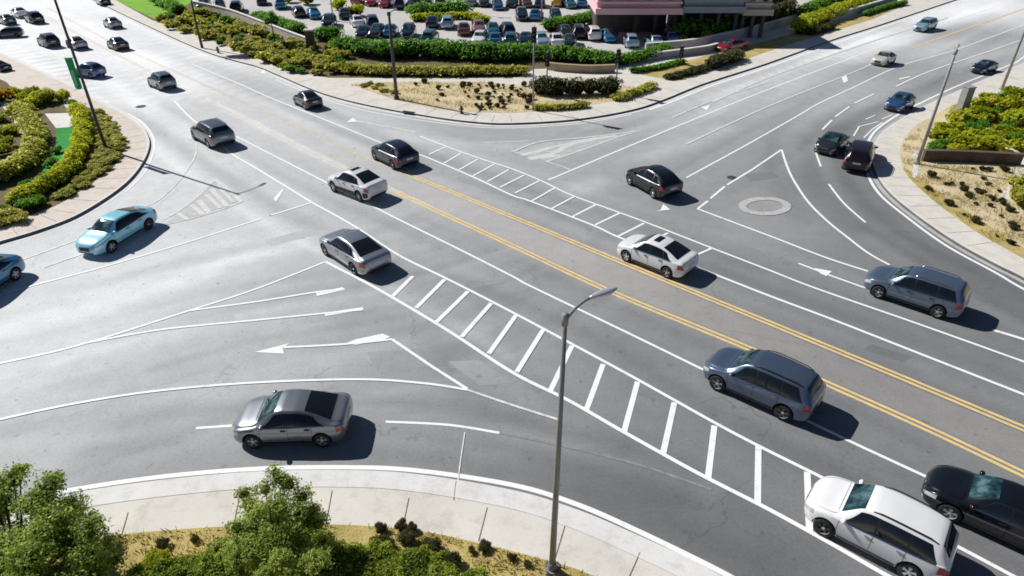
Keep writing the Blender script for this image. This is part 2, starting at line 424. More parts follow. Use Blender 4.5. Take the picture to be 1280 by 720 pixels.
KN = island('north_pavement', N_KERB, [(1300,-60),(640,-75),(-100,-60)], M['walk'], gut=.45, gutmat='apron')
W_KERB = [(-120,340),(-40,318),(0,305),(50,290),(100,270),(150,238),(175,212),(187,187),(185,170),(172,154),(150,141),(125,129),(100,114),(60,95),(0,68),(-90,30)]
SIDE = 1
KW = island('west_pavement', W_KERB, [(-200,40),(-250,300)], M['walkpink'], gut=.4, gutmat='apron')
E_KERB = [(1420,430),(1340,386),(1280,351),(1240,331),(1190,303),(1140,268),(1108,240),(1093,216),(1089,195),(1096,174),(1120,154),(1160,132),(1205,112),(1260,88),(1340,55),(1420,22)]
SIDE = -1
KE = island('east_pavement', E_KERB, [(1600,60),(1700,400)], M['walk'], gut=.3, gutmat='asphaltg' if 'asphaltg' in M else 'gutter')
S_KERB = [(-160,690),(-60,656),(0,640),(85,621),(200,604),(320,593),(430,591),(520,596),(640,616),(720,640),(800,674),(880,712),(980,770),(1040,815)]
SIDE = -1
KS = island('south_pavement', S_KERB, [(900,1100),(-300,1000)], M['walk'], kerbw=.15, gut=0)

def bed(name, px, mat, z=KH+.012, smooth=True):
    P = pxpath(px+[px[0]], z, 5)[:-1] if smooth else [gp(x,y,z) for x,y in px]
    return struct(polyfill(name, P, mat))
# north corner
bed('parking_lot', [(215,-14),(245,0),(330,19),(390,34),(428,46),(440,60),(640,64),(760,71),(800,67),(880,46),(960,26),(1100,-12),(1110,-55),(640,-66),(100,-50)], M['lot'], KH+.005, False)
bed('planting_bed', [(150,3),(190,25),(250,45),(320,71),(355,87),(410,97),(560,97.5),(650,96),(668,86),(760,84),(800,74),(790,70),(640,66),(440,62),(424,47),(388,36),(330,21),(245,2)], M['soil'], KH+.012, False)
bed('dry_slope', [(437,105),(500,102),(600,102),(668,108),(755,108),(790,109),(815,108),(808,114),(770,126),(690,138),(640,141),(595,140),(545,136),(495,125)], M['earth'], KH+.012, False)
bed('roadside_bed', [(800,93),(845,80),(880,70),(930,58),(1000,40),(1090,15),(1130,2),(1118,12),(1090,24),(1040,39),(960,64),(905,83),(845,101)], M['drygrass'], KH+.012, False)
bed('lawn', [(130,-8),(150,3),(192,23),(215,18),(240,2),(225,-10)], M['lawn'], KH+.018, False)
# west corner
bed('garden_bed', [(-60,305),(0,285),(35,270),(75,254),(110,232),(140,210),(153,192),(152,172),(140,153),(122,138),(106,134),(92,137),(82,134),(74,122),(52,113),(30,112),(14,108),(0,99),(-60,82)], M['soil'])
bed('turf', [(70,160),(97,158),(101,172),(96,195),(78,215),(52,232),(30,246),(20,240),(45,222),(62,200),(70,180)], M['turf'], KH+.02)
bed('garden_path', [(6,124),(18,140),(28,156),(37,176),(33,186),(10,204),(-30,218),(-30,212),(6,199),(27,184),(30,176),(22,160),(10,142),(-2,126)], M['walk'], KH+.024)
bed('garden_terrace', [(56,142),(93,141),(98,158),(70,160)], M['apron'], KH+.026, False)
# east corner
bed('east_slope', [(1450,410),(1330,350),(1280,322),(1220,288),(1170,252),(1135,221),(1125,195),(1129,175),(1146,156),(1170,143),(1200,127),(1250,117),(1330,100),(1480,60),(1600,300)], M['earth'])
bed('slope_edge', [(1128,208),(1150,222),(1180,244),(1220,272),(1280,310),(1330,336),(1330,350),(1280,323),(1220,289),(1170,253),(1136,222),(1127,205)], M['drygrass'], KH+.018)
bed('footpath', [(1140,187),(1148,187),(1150,200),(1146,222),(1140,222),(1142,200)], M['apron'], KH+.022, False)
bed('footpath', [(1274,197),(1292,192),(1288,215),(1262,250),(1248,248),(1268,218)], M['apron'], KH+.022, False)
# south corner
bed('verge', [(-160,735),(-60,706),(40,684),(150,668),(300,657),(430,656),(520,663),(600,679),(690,702),(740,719),(820,760),(700,1000),(-200,950)], M['drygrass'])
V_, F_ = strip_geo([Vector((p.x,p.y,KH+.012)) for p in KS], .62, -(.31+.15)*1)
struct(mobj('kerb_apron', V_, F_, M['apron']))
# expansion joints in the south and east pavement
jb = MB()
for a,b in (((415,613),(407,657)),((511,622),(503,660)),((609,634),(598,676)),((706,657),(693,700)),((160,640),(152,668)),((300,615),(292,657)),((570,601),(567,625)),((800,690),(780,735))):
    v,f = strip_geo([gp(*a,KH+.016),gp(*b,KH+.016)], .02); jb.add(v,f)
for i in range(30,len(KE)-8,4):
    p = KE[i]; t = (KE[i+1]-KE[i-1]).normalized(); nr = Vector((t.y,-t.x,0))
    v,f = strip_geo([p+nr*.25+Vector((0,0,.008)), p+nr*2.2+Vector((0,0,.008))], .02); jb.add(v,f)
for i in range(8,len(KW)-12,4):
    p = KW[i]; t = (KW[i+1]-KW[i-1]).normalized(); nr = Vector((-t.y,t.x,0))
    v,f = strip_geo([p+nr*.25+Vector((0,0,.008)), p+nr*2.0+Vector((0,0,.008))], .025); jb.add(v,f)
for i in range(16,len(KN)-30,4):
    p = KN[i]; t = (KN[i+1]-KN[i-1]).normalized(); nr = Vector((-t.y,t.x,0))
    v,f = strip_geo([p+nr*.25+Vector((0,0,.008)), p+nr*2.0+Vector((0,0,.008))], .03); jb.add(v,f)
struct(jb.build('pavement_joint', M['joint']))

# ------------------------------------------------------------------ road markings
ZI = [0]
def zz(): ZI[0] += 1; return .008+(ZI[0]%16)*.0011
def lines(name, mat, items):
    mb = MB()
    for px,wd,*sm in items:
        P = pxpath(px, zz(), 8, not (sm and sm[0]=='l'))
        v,f = strip_geo(P, wd); mb.add(v,f)
    return struct(mb.build(name, mat))
Y1 = [(60,22),(140,65),(240,116),(320,154),(370,180),(495,240),(640,307),(760,363),(937,436),(1035,480),(1160,536),(1280,593),(1420,660)]
Y2 = [(60,10),(150,58),(240,99),(320,135),(420,180),(530,226),(640,271),(855,360),(960,403),(1120,469),(1280,536),(1420,595)]
def offs(px, d):
    P = pxpath(px, 0.0); out = []
    for i,p in enumerate(P):
        t = P[min(i+1,len(P)-1)]-P[max(i-1,0)]; t.normalize(); out.append(p+Vector((-t.y,t.x,0))*d)
    return out
mb = MB()
for px in (Y1,Y2):
    for d in (-.13,.13):
        P = offs(px,d); z = zz()
        for p in P: p.z = z
        k = next(i for i,p in enumerate(P) if p.x > -8); v,f = strip_geo(P[:k+1],.11); mb.add(v,f,1); v,f = strip_geo(P[k:],.155); mb.add(v,f)
P = pxpath([(1140,60),(1190,42),(1257,19),(1330,-6)], zz()); v,f = strip_geo(P,.28); mb.add(v,f)
struct(mb.build('yellow_lines', [M['yellow'],M['yellowf']]))
# narrow band of newer surfacing between the yellow lines
def resample(P, n):
    d = [0]
    for a,b in zip(P,P[1:]): d.append(d[-1]+(b-a).length)
    return [Vector([float(np.interp(d[-1]*i/(n-1), d, [p[k] for p in P])) for k in range(3)]) for i in range(n)]
n = 120; A_ = resample(offs(Y1,.3),n); B_ = resample(offs(Y2,-.3),n)
A_ = [Vector((p.x,p.y,.004)) for p in A_]; B_ = [Vector((p.x,p.y,.004)) for p in B_]; C_ = [(a+b)/2 for a,b in zip(A_,B_)]
mo = mobj('median_surface', A_+C_+B_, [(k*n+i,k*n+i+1,(k+1)*n+i+1,(k+1)*n+i) for k in (0,1) for i in range(n-1)], M['asphalt']); struct(mo)
al = glare_albedo_at(np.array([tuple(v)[:2] for v in A_+C_+B_])); cc = np.ones((3*n,4)); fade = np.clip(np.array([v.x for v in A_+C_+B_])/18+.75,0,1)
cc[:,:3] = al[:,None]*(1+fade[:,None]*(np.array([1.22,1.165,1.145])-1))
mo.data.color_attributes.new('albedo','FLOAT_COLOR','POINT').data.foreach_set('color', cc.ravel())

UP = [(390,253),(442,282),(497,318),(560,349),(640,390),(780,465),(915,540),(1032,599),(1120,645),(1195,682),(1300,738)]
LO = [(407,327),(470,360),(555,410),(640,465),(710,500),(780,540),(870,590),(960,636),(1040,680),(1110,720),(1180,756)]
U2 = [(525,170),(550,180),(597,197),(640,211),(677,226),(715,244),(800,275),(890,310),(960,337),(1019,360),(1140,402),(1280,452),(1400,495)]
L2 = [(480,180),(507,188),(532,196),(591,221),(640,244),(662,251),(740,281),(775,297),(876,336),(960,369),(1040,399),(1160,446),(1280,493),(1400,540)]
cw = [(UP,.15),(LO,.17),(U2,.15),(L2,.17)]
for a,b in (((490,371),(516,345)),((520,385),(556,349)),((545,403),(585,364)),((577,421),(614,379)),((611,442),(645,394)),((646,465),(679,412)),((688,488),(715,432)),((733,512),(754,455)),((780,540),(797,477)),((829,566),(843,503)),((885,598),(893,532)),((947,630),(948,558)),((1012,666),(1009,590)),
 ((536,193),(558,183)),((555,204),(577,191)),((574,212),(597,199)),((591,220),(618,205)),((609,227),(636,212)),((644,241),(674,226)),((625,234),(655,219)),((665,251),(695,234)),((689,261),(719,245)),((715,271),(746,255)),((744,281),(775,266)),((773,295),(805,279)),((865,321),(890,310)),((803,307),(835,291))):
    cw.append(([a,b], .22 if a[1] > 365 else .15, 'l'))
lines('crosswalk_markings', M['white'], cw)
W1 = [(295,170),(320,183),(410,229),(490,270),(575,312),(640,345),(662,357),(760,404),(875,460),(960,502),(1055,548),(1154,594),(1300,662)]
wl = [(W1,.14),([(218,126),(238,147),(262,165),(287,190),(320,210),(390,253)],.16),
 ([(240,80),(295,103),(340,123),(400,147),(480,180)],.16),
 ([(390,253),(345,267),(338,269)],.15),([(327,273),(230,304),(120,336),(40,357),(-30,378)],.15),
 ([(407,327),(320,361),(237,388),(100,431),(0,454),(-60,468)],.14),([(237,388),(320,377),(395,365),(430,361)],.14),
 ([(100,430),(200,412),(320,400),(400,392),(453,387)],.14),
 ([(355,434),(430,430),(490,424)],.14),([(490,424),(540,458),(584,486)],.14,'l'),
 ([(-60,540),(0,524),(100,503),(200,488),(320,478),(450,474),(530,479),(584,487)],.13),
 ([(245,535),(290,532)],.13),([(482,527),(560,531),(624,541)],.12),
 ([(-60,645),(0,631),(85,613),(200,596),(320,586),(430,584),(520,588),(640,606),(720,630),(800,665),(900,714),(960,748)],.2),
 ([(685,225),(740,202),(795,179),(880,144),(960,112),(1060,74),(1156,38),(1240,10)],.17),
 ([(858,222),(935,180),(1000,143),(1022,130),(1065,110),(1126,82),(1195,62),(1280,31)],.15),
 ([(872,261),(885,251)],.16,'l'),([(888,248),(906,233)],.16,'l'),([(909,231),(940,212),(977,187)],.16,'l'),
 ([(977,187),(984,208),(992,225),(1010,252),(1035,277),(1060,297),(1085,316),(1112,331)],.16),
 ([(872,261),(960,294),(1030,321),(1085,339)],.16),
 ([(1020,191),(1026,208)],.15,'l'),([(1036,230),(1055,254),(1082,278)],.15),([(1028,162),(1040,150)],.16,'l'),([(1044,146),(1062,133)],.16,'l'),([(1068,129),(1093,117)],.16,'l'),
 ([(1120,108),(1165,88),(1248,60),(1320,34)],.16),
 ([(1340,25),(1280,71),(1260,82),(1200,106),(1150,129),(1118,146),(1092,166),(1082,190),(1084,215),(1099,242),(1133,271),(1183,307),(1245,341),(1272,357),(1340,394),(1420,440)],.2),
 ([(998,329),(1040,345),(1082,360)],.14,'l'),
 ([(812,137),(840,127),(890,107),(960,84),(1060,49),(1130,25),(1200,2)],.3),
 ([(640,160),(720,155),(790,143)],.14),([(345,100),(400,122),(455,138),(530,151),(600,159),(640,160)],.14),
 ([(193,186),(191,170),(178,153),(160,142)],.14),([(193,186),(182,214),(157,240)],.12),
 ([(1240,412),(1280,424),(1360,450)],.2)]
lines('lane_lines', M['white'], wl)
lines('worn_lines', M['whiteworn'], [([(246,178),(244,195),(232,215),(215,235),(195,252),(170,262)],.13),
 ([(112,294),(60,313),(20,327),(-40,345)],.13),([(107,316),(55,334)],.12),([(584,487),(640,506),(700,525)],.12),
 ([(581,540),(575,580),(570,620)],.05,'l'),([(858,180),(960,133),(1055,95),(1090,80)],.2),
 ([(890,128),(960,97),(1050,65),(1120,42),(1185,22)],.25),([(840,147),(900,122),(960,103)],.2),([(605,178),(660,176)],.14),([(440,150),(520,165)],.2),
 ])
M['ghostline'] = paintmat('ghost_paint', (.36,.36,.36), (.20,.20,.205), .42, .62)
lines('ghost_line', M['ghostline'], [([(624,541),(697,556),(795,580),(890,612)],.11)])
# arrows, ring, hatched areas
mb = MB()
def poly(px, mbx=None):
    z = zz(); (mbx or mb).add([gp(x,y,z) for x,y in px], [tuple(range(len(px)))])
poly([(318,440),(362,429),(353,435),(355,442)])
poly([(395,366),(428,359),(432,362),(396,370)]); poly([(405,391),(453,384),(455,387),(407,395)])
poly([(430,430),(445,424),(478,417),(488,421),(478,425),(445,431)])
poly([(1018,335),(1040,339),(1033,345),(1026,342)])
poly([(838,262),(829,255),(826,262),(819,264)]); poly([(345,252),(355,237),(352,237),(342,248)])
poly([(433,153),(447,152),(441,147)]); poly([(1052,97),(1058,94),(1060,101),(1055,104)]); poly([(1124,98),(1138,95),(1137,96.5),(1124,99.5)])
poly([(876,134),(888,131),(884,138)]); poly([(325,92),(330,86),(333,92)])
def box_line(px, wd=.12):
    v,f = strip_geo([gp(x,y,z_) for x,y in px for z_ in (.02,)], wd); mb.add(v,f)
box_line([(1067,170),(1074,158),(1098,152)]); box_line([(1082,149),(1094,144),(1102,149),(1116,143)]); box_line([(1080,172),(1090,162),(1103,153)]); 
struct(mb.build('arrow_markings', M['white']))
mb = MB()
c = gp(956,258); ring = []
for i in range(49):
    a = 2*math.pi*i/48; ring.append(gp(956+28*math.cos(a), 257.5+9.5*math.sin(a), .026))
v,f = strip_geo(ring,.5); rg = MB(); rg.add(v,f)
M['ringp'] = paintmat('faded_ring_paint', (.62,.61,.58), (.36,.36,.36), .34, .62)
struct(rg.build('worn_ring_marking', M['ringp']))
fd = MB(); fd.add([gp(956,257.5,.007)]+[gp(956+29*math.cos(2*math.pi*i/40), 257.5+10.5*math.sin(2*math.pi*i/40), .007) for i in range(40)], [(0,(i+1)%40+1,i+1) for i in range(40)])
M['ghost'] = paintmat('nearly_gone_paint', (.42,.41,.40), (.28,.28,.28), .38, .64)
struct(fd.build('worn_disc_marking', M['ghost']))
M['ghostl'] = paintmat('faded_paint_wash', (.60,.60,.59), (.44,.44,.44), .42, .66)
fd = MB()
for k_,px in enumerate(([(640,190),(730,173),(790,165),(768,172),(722,189),(684,202)],[(268,225),(301,251),(250,269),(206,280),(226,262),(250,243)])):
    z = .0055; fd.add([gp(x,y,z) for x,y in px],[tuple(range(len(px)))])
struct(fd.build('worn_hatch_wash', M['ghostl']))
for px,wd in (([(640,190),(676,177),(730,172),(795,164)],.22),([(640,190),(670,193)],.16),([(660,198),(690,192),(720,178),(770,169)],.5),([(662,199),(700,194)],.4),([(652,194),(690,184),(740,175)],.4),
  ([(683,202),(720,190),(770,172),(800,163)],.22),([(683,202),(700,207),(713,212)],.14),([(672,187),(690,190)],.2),([(668,192),(700,182),(725,175)],.2),
  ([(268,224),(250,243),(225,262),(205,274)],.2),([(268,224),(287,238),(302,252)],.28),([(302,252),(285,259),(250,270),(205,281)],.14),
  ([(272,231),(292,253)],.22),([(264,236),(284,258)],.3),([(258,243),(276,260)],.26),([(248,250),(262,266)],.34),([(240,256),(254,268)],.3),([(222,266),(236,275)],.24)):
    P = pxpath(px, zz()); v,f = strip_geo(P,wd); mb.add(v,f)
M['hatchw'] = paintmat('hatch_paint', (.76,.755,.74), (.52,.52,.51), .36, .60)
struct(mb.build('hatch_markings', M['hatchw']))
# manhole covers and drains
mb = MB()
for px,r in (((176,133),.45),((915,222),.35)):
    c = gp(*px,.012); q = [c+Vector((math.cos(k*math.pi/10)*r,math.sin(k*math.pi/10)*r,0)) for k in range(20)]
    mb.add(q,[tuple(range(20))])
struct(mb.build('manhole_cover', M['dsteel']))

# ------------------------------------------------------------------ foliage
def foliage(name, blobs, mat, leaf=.1, dens=1.0, seed=1, parent=None, core=.72, coremat=None, lump=.16, loose=.12):
    rs = np.random.RandomState(seed); Vs = []; base = 0; cv = []; cf = []
    for (cx,cy,cz,rx,ry,rz) in blobs:
        area = 4*math.pi*((rx*ry)**1.6/3+(rx*rz)**1.6/3+(ry*rz)**1.6/3)**(1/1.6)
        n = max(12, int(dens*area/(leaf*leaf)*1.25))
        d = rs.normal(size=(n,3)); d /= np.linalg.norm(d,axis=1)[:,None]
        d[:,2] = np.where(d[:,2] < -.25, -d[:,2], d[:,2])
        k = rs.normal(size=(5,3))*3.0; ph = rs.rand(5)*6.28
        lum = np.sin(d@k.T+ph).sum(1)/5*1.6*lump
        r = (1+lum)*(1-.45*rs.rand(n)**2.0)*(1+loose*rs.rand(n)**4)
        p = np.array([cx,cy,cz])+d*np.array([rx,ry,rz])*r[:,None]
        keep = p[:,2] > .1
        p = p[keep]; d = d[keep]; n = len(p)
        nr = d*.7+np.array([-.25,.12,.55])+rs.normal(size=(n,3))*.6; nr /= np.linalg.norm(nr,axis=1)[:,None]
        t = np.cross(nr, rs.normal(size=(n,3))); t /= np.linalg.norm(t,axis=1)[:,None]+1e-9
        b = np.cross(nr,t); s = (leaf*(.55+.8*rs.rand(n)))[:,None]
        q = np.stack([p-t*s*.75, p+b*s*.38+nr*s*.08, p+t*s*.75, p-b*s*.38+nr*s*.08],1)
        Vs.append(q.reshape(-1,3))
    V = np.concatenate(Vs); nl = len(V)//4
    Fc = np.arange(nl*4).reshape(-1,4).tolist(); mi = [0]*nl; V = V.tolist()
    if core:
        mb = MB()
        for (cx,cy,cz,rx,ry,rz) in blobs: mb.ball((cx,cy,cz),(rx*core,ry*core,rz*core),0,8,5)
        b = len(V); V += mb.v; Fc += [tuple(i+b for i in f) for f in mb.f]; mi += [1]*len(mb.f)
    return mobj(name, V, Fc, None, parent, False, [mat, coremat or M['core']], mi)

def hedge(label, px, wd, ht, mat, leaf=.16, dens=.9, cat='hedge', group=None, name='hedge', coremat=None, step=.48, z0=KH, seed=None):
    P = pxpath(px, z0, 10)
    L = sum((b-a).length for a,b in zip(P,P[1:])); k = max(2,int(L/(wd*step))); rs = random.Random(seed or int(px[0][0]*7+px[0][1]))
    blobs = []
    for i in range(k+1):
        t = i/k*(len(P)-1); j = min(int(t),len(P)-2); p = P[j].lerp(P[j+1], t-j)
        blobs.append((p.x+rs.uniform(-.1,.1)*wd, p.y+rs.uniform(-.1,.1)*wd, z0+ht*.45, wd*.56*rs.uniform(.9,1.15), wd*.56*rs.uniform(.9,1.15), ht*.58*rs.uniform(.88,1.14)))
    c = P[0]
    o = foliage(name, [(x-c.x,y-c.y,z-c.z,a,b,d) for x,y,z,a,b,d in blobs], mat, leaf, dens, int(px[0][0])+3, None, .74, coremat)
    o.location = c
    return tag(o, label, cat, group)

def shrub_proto(mat, seed, leaf=.14, dens=1.0, coremat=None, name='shrub'):
    rs = random.Random(seed)
    bl = [(0,0,.42,.62,.62,.5)]
    for i in range(6):
        a = rs.uniform(0,6.28); r = rs.uniform(.35,.62)
        bl.append((math.cos(a)*r,math.sin(a)*r,rs.uniform(.3,.62),rs.uniform(.3,.46),rs.uniform(.3,.46),rs.uniform(.26,.42)))
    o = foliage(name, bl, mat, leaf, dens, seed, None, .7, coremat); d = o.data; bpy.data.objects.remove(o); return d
PROTO = {}
def shrubs(kind, mat, label, group, spots, rmin, rmax, leaf=.14, dens=1.0, hscale=1.0, cat='shrub', name='shrub', z=KH, coremat=None):
    if kind not in PROTO: PROTO[kind] = [shrub_proto(mat, 11+i*7+len(PROTO)*31, leaf, dens, coremat, name) for i in range(4)]
    rs = random.Random(len(spots)*13+int(spots[0][0]))
    for i,s in enumerate(spots):
        o = bpy.data.objects.new(name, PROTO[kind][i%4]); COL.objects.link(o)
        o.location = gp(s[0],s[1],z); r = rs.uniform(rmin,rmax)*(s[2] if len(s)>2 else 1)
        o.scale = (r,r*rs.uniform(.85,1.15),r*hscale*rs.uniform(.85,1.2)); o.rotation_euler = (0,0,rs.uniform(0,6.28))
        tag(o, label, cat, group)
def scatter(poly, n, seed, mind=1.0):
    rs = random.Random(seed); xs = [p[0] for p in poly]; ys = [p[1] for p in poly]; out = []; W = []
    def inside(x,y):
        c = False; j = len(poly)-1
        for i in range(len(poly)):
            xi,yi = poly[i]; xj,yj = poly[j]
            if (yi>y)!=(yj>y) and x < (xj-xi)*(y-yi)/(yj-yi)+xi: c = not c
            j = i
        return c
    t = 0
    while len(out) < n and t < 40000:
        t += 1; x = rs.uniform(min(xs),max(xs)); y = rs.uniform(min(ys),max(ys))
        if not inside(x,y): continue
        p = gp(x,y)
        if any((p-q).length < mind for q in W): continue
        W.append(p); out.append((x,y))
    return out

def tree(label, base, blobs_px, mat, trunk_r=.1, leaf=.1, dens=1.0, seed=3, core=.55, name='leafy_tree', ):
    """blobs_px: list of (px,py,z,r) crown lumps placed in the world at height z"""
    b = Vector(base); root = empty(name, b)
    bl = []
    for px,py,z,r in blobs_px:
        p = gp(px,py,z)-b; bl.append((p.x,p.y,p.z,r,r,r*.88))
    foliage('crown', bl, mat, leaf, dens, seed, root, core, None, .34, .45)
    mb = MB(); top = Vector((sum(q[0] for q in bl)/len(bl), sum(q[1] for q in bl)/len(bl), max(q[2] for q in bl)))
    mb.tube([(0,0,-.1),top*.35,top*.7,top*.95],[trunk_r,trunk_r*.8,trunk_r*.5,trunk_r*.2],8)
    for q in bl:
        mb.tube([top*.4,(top*.45+Vector(q[:3]))*.5,Vector(q[:3])],[trunk_r*.45,trunk_r*.28,trunk_r*.1],5)
    mb.build('trunk', M['bark'], root, True)
    return tag(root, label, 'tree')

rs = random.Random(5)
def crown(cx,cy,rx,ry,z0,z1,n,r0,r1,seed):
    q = random.Random(seed); out = []
    while len(out) < n:
        a = q.uniform(-1,1); b = q.uniform(-1,1)
        if a*a+b*b > 1: continue
        out.append((cx+a*rx, cy+b*ry, q.uniform(z0,z1), q.uniform(r0,r1)))
    return out
tree('large bushy green tree at the bottom left corner below the silver sedan', gp(40,790,KH), crown(28,705,104,90,.8,2.6,60,.3,.55,2)+[(62,610,2.6,.4),(18,600,2.7,.4),(90,632,2.2,.36),(-10,615,2.7,.45),(130,680,1.2,.36),(112,655,1.6,.36),(142,700,.9,.32),(40,632,2.6,.42),(100,690,1.5,.42),(80,665,2.0,.42),(115,720,1.0,.4),(70,600,2.5,.25),(25,588,2.7,.25)], M['leaf'], .14, .062, 1.25, 21)
tree('small bushy green tree on the verge just below the silver sedan', gp(350,745,KH), crown(348,680,58,46,.5,2.0,40,.24,.38,8)+[(344,590,2.9,.22),(352,600,2.8,.28),(332,612,2.6,.28),(378,622,2.3,.3),(312,634,2.1,.3),(398,655,1.6,.3),(296,660,1.6,.3),(350,632,2.4,.4),(372,645,2.2,.36),(325,645,2.1,.38),(350,680,1.6,.45),(404,680,1.2,.32),(296,690,1.1,.34),(348,660,2.0,.42),(390,640,1.9,.28),(306,618,2.3,.25),(362,606,2.6,.26)], M['leaf3'], .09, .056, 1.25, 22)
shrubs('glossy', M['leaf2'], 'leafy green shrub on the dry verge at the bottom edge of the photo', 'green shrubs along the bottom verge',
  [(232,712),(262,706),(292,700),(310,716),(395,712),(420,704),(446,712),(470,702),(492,716),(520,708),(548,716),(250,728),(350,735),(300,738),(400,735),(450,735),(500,738),(560,735),(210,735),(270,722),(330,722),(420,722),(465,724),(520,730),(590,745),(175,735)], .5,.78, .075, 1.1)
shrubs('gold', M['yellowg'], 'yellow green shrub at the bottom edge beside the large left tree', None, [(196,716)], .62,.66, .085, 1.1)
shrubs('gold', M['yellowg'], 'bright yellow green shrub right of the small tree on the verge', None, [(528,702)], .5,.52, .085, 1.1)
shrubs('dark', M['darkl'], 'dark brownish shrub on the dry verge right of the small tree', 'dark shrubs on the bottom verge', [(540,688),(508,676),(566,706),(478,684),(275,690)], .38,.5, .075, 1.0)
shrubs('sapl', M['scrub'], 'thin dry weed tuft on the verge edge beside the pavement', 'dry weed tufts along the verge edge', [(476,664),(502,660),(514,664),(605,686),(640,700),(590,690),(660,706),(205,682),(245,676)], .16,.26, .07, .7, 1.2)

def grass(name, poly_px, n, hmin, hmax, mat, seed, label, z=KH+.01):
    rs = np.random.RandomState(seed); pts = []; V = []; F_ = []
    P = [gp(x,y,z) for x,y in poly_px]; xs = [p.x for p in P]; ys = [p.y for p in P]
    cand = np.stack([rs.uniform(min(xs),max(xs),n*3), rs.uniform(min(ys),max(ys),n*3)],1)
    ins = np.zeros(len(cand),bool); j = len(P)-1
    for i in range(len(P)):
        c = ((P[i].y>cand[:,1])!=(P[j].y>cand[:,1])) & (cand[:,0] < (P[j].x-P[i].x)*(cand[:,1]-P[i].y)/(P[j].y-P[i].y+1e-12)+P[i].x)
        ins ^= c; j = i
    f = np.sin(cand[:,0]*1.3+np.sin(cand[:,1]*1.7)*2)+np.sin(cand[:,1]*2.1+cand[:,0]*.7)
    cand = cand[ins & (f+rs.normal(size=len(cand))*.9 > .1)][:n]
    a = rs.uniform(0,6.28,len(cand)); h = rs.uniform(hmin,hmax,len(cand)); w_ = h*.16
    dx,dy = np.cos(a),np.sin(a); lx = rs.normal(size=len(cand))*h*.5; ly = rs.normal(size=len(cand))*h*.5; zz_ = np.full(len(cand),z)
    q = np.stack([np.stack([cand[:,0]-dx*w_,cand[:,1]-dy*w_,zz_],1),np.stack([cand[:,0]+dx*w_,cand[:,1]+dy*w_,zz_],1),np.stack([cand[:,0]+lx+dx*w_*.3,cand[:,1]+ly+dy*w_*.3,zz_+h],1),np.stack([cand[:,0]+lx-dx*w_*.3,cand[:,1]+ly-dy*w_*.3,zz_+h],1)],1)
    o = mobj(name, q.reshape(-1,3).tolist(), np.arange(len(cand)*4).reshape(-1,4).tolist(), mat)
    return tag(o, label, None, None, 'stuff')
M['straw'] = leafmat('straw', (.24,.21,.05), (.52,.44,.15), (.8,.7,.36), .8)
grass('dry_grass', [(-60,708),(40,686),(150,669),(300,658),(430,657),(520,664),(600,680),(690,703),(740,720),(820,760),(700,900),(-60,900)], 9000, .05,.17, M['straw'], 3, 'dry straw coloured grass on the verge below the near pavement')
grass('dry_grass', [(1330,350),(1280,323),(1220,289),(1170,253),(1136,222),(1126,197),(1129,176),(1150,160),(1155,205),(1290,210),(1350,250)], 8000, .06,.2, M['straw'], 4, 'sparse dry grass on the right hand slope below the retaining wall')
grass('dry_grass', [(437,106),(500,103),(600,103),(668,109),(755,109),(812,109),(770,125),(690,137),(640,140),(595,139),(545,135),(495,124)], 6000, .06,.22, M['straw'], 5, 'sparse dry grass on the far dry slope behind the kerb')
# north corner planting
OB = [(192,28),(250,48),(320,74),(352,89),(410,95),(440,95),(445,84),(425,66),(390,58),(320,36),(250,14),(215,12)]
SP = scatter(OB,100,4,1.4)
shrubs('olive', M['olive'], 'olive green shrub in the planted bed along the far left pavement', 'olive shrubs in the bed along the far pavement', [p for i,p in enumerate(SP) if i%5 in (0,2,4)], .8,1.5, .2, .8, .8, coremat=M['corel'])
shrubs('mixgreen', M['hedgeg'], 'dark green shrub among the olive ones in the bed along the far left pavement', 'green shrubs in the bed along the far pavement', [p for i,p in enumerate(SP) if i%5 == 1], .6,1.2, .18, .7, .9)
shrubs('mixyel', M['yellowg'], 'bright yellow green shrub among the olive ones in the bed along the far left pavement', 'yellow shrubs in the bed along the far pavement', [p for i,p in enumerate(SP) if i%5 == 3], .6,1.25, .17, .7, .8, coremat=M['corel'])
hedge('low olive yellow hedge behind the pavement left of the tall grey post', [(440,91),(465,93),(487,94)], 1.7,.95, M['olive'], .2,.8, coremat=M['corel'])
hedge('low olive yellow hedge behind the pavement right of the tall grey post', [(500,93.5),(530,94),(562,94)], 1.7,.9, M['olive'], .2,.8, coremat=M['corel'])
hedge('low olive yellow hedge above the dry slope with scattered scrub', [(572,94),(605,94),(650,93)], 1.7,.9, M['olive'], .2,.8, coremat=M['corel'])
hedge('dense green hedge in front of the car park, left of the tall grey post', [(432,66),(460,71),(487,72)], 2.8,1.9, M['hedgeg'], .22,.8)
hedge('dense green hedge in front of the car park, right of the tall grey post', [(500,72),(525,72.5),(550,72)], 2.8,1.9, M['hedgeg'], .22,.8)
hedge('long dark green hedge in front of the nearest row of parked cars', [(560,72),(600,75),(640,76)], 2.8,1.8, M['hedgeg'], .22,.8)
hedge('green hedge running right of the two thin signal posts', [(650,73),(690,74),(725,78),(758,81)], 2.4,1.5, M['hedgeg'], .22,.8)
hedge('thin green hedge curving up to the car park entrance wall', [(768,81),(800,76),(830,67)], 1.8,1.1, M['hedgeg'], .2,.8)
hedge('dark grey green hedge on the dry slope between the signal posts', [(674,117),(710,119),(762,117)], 1.7,1.5, M['darkl'], .18,.9)
hedge('low olive hedge on the point of the dry slope by the kerb', [(772,125),(795,118),(814,110)], 1.1,.55, M['olive'], .16,.9, coremat=M['corel'])
hedge('low clipped olive strip along the kerb edge of the dry slope', [(673,137),(700,137),(728,134)], .9,.45, M['olive'], .15,.9, coremat=M['corel'])
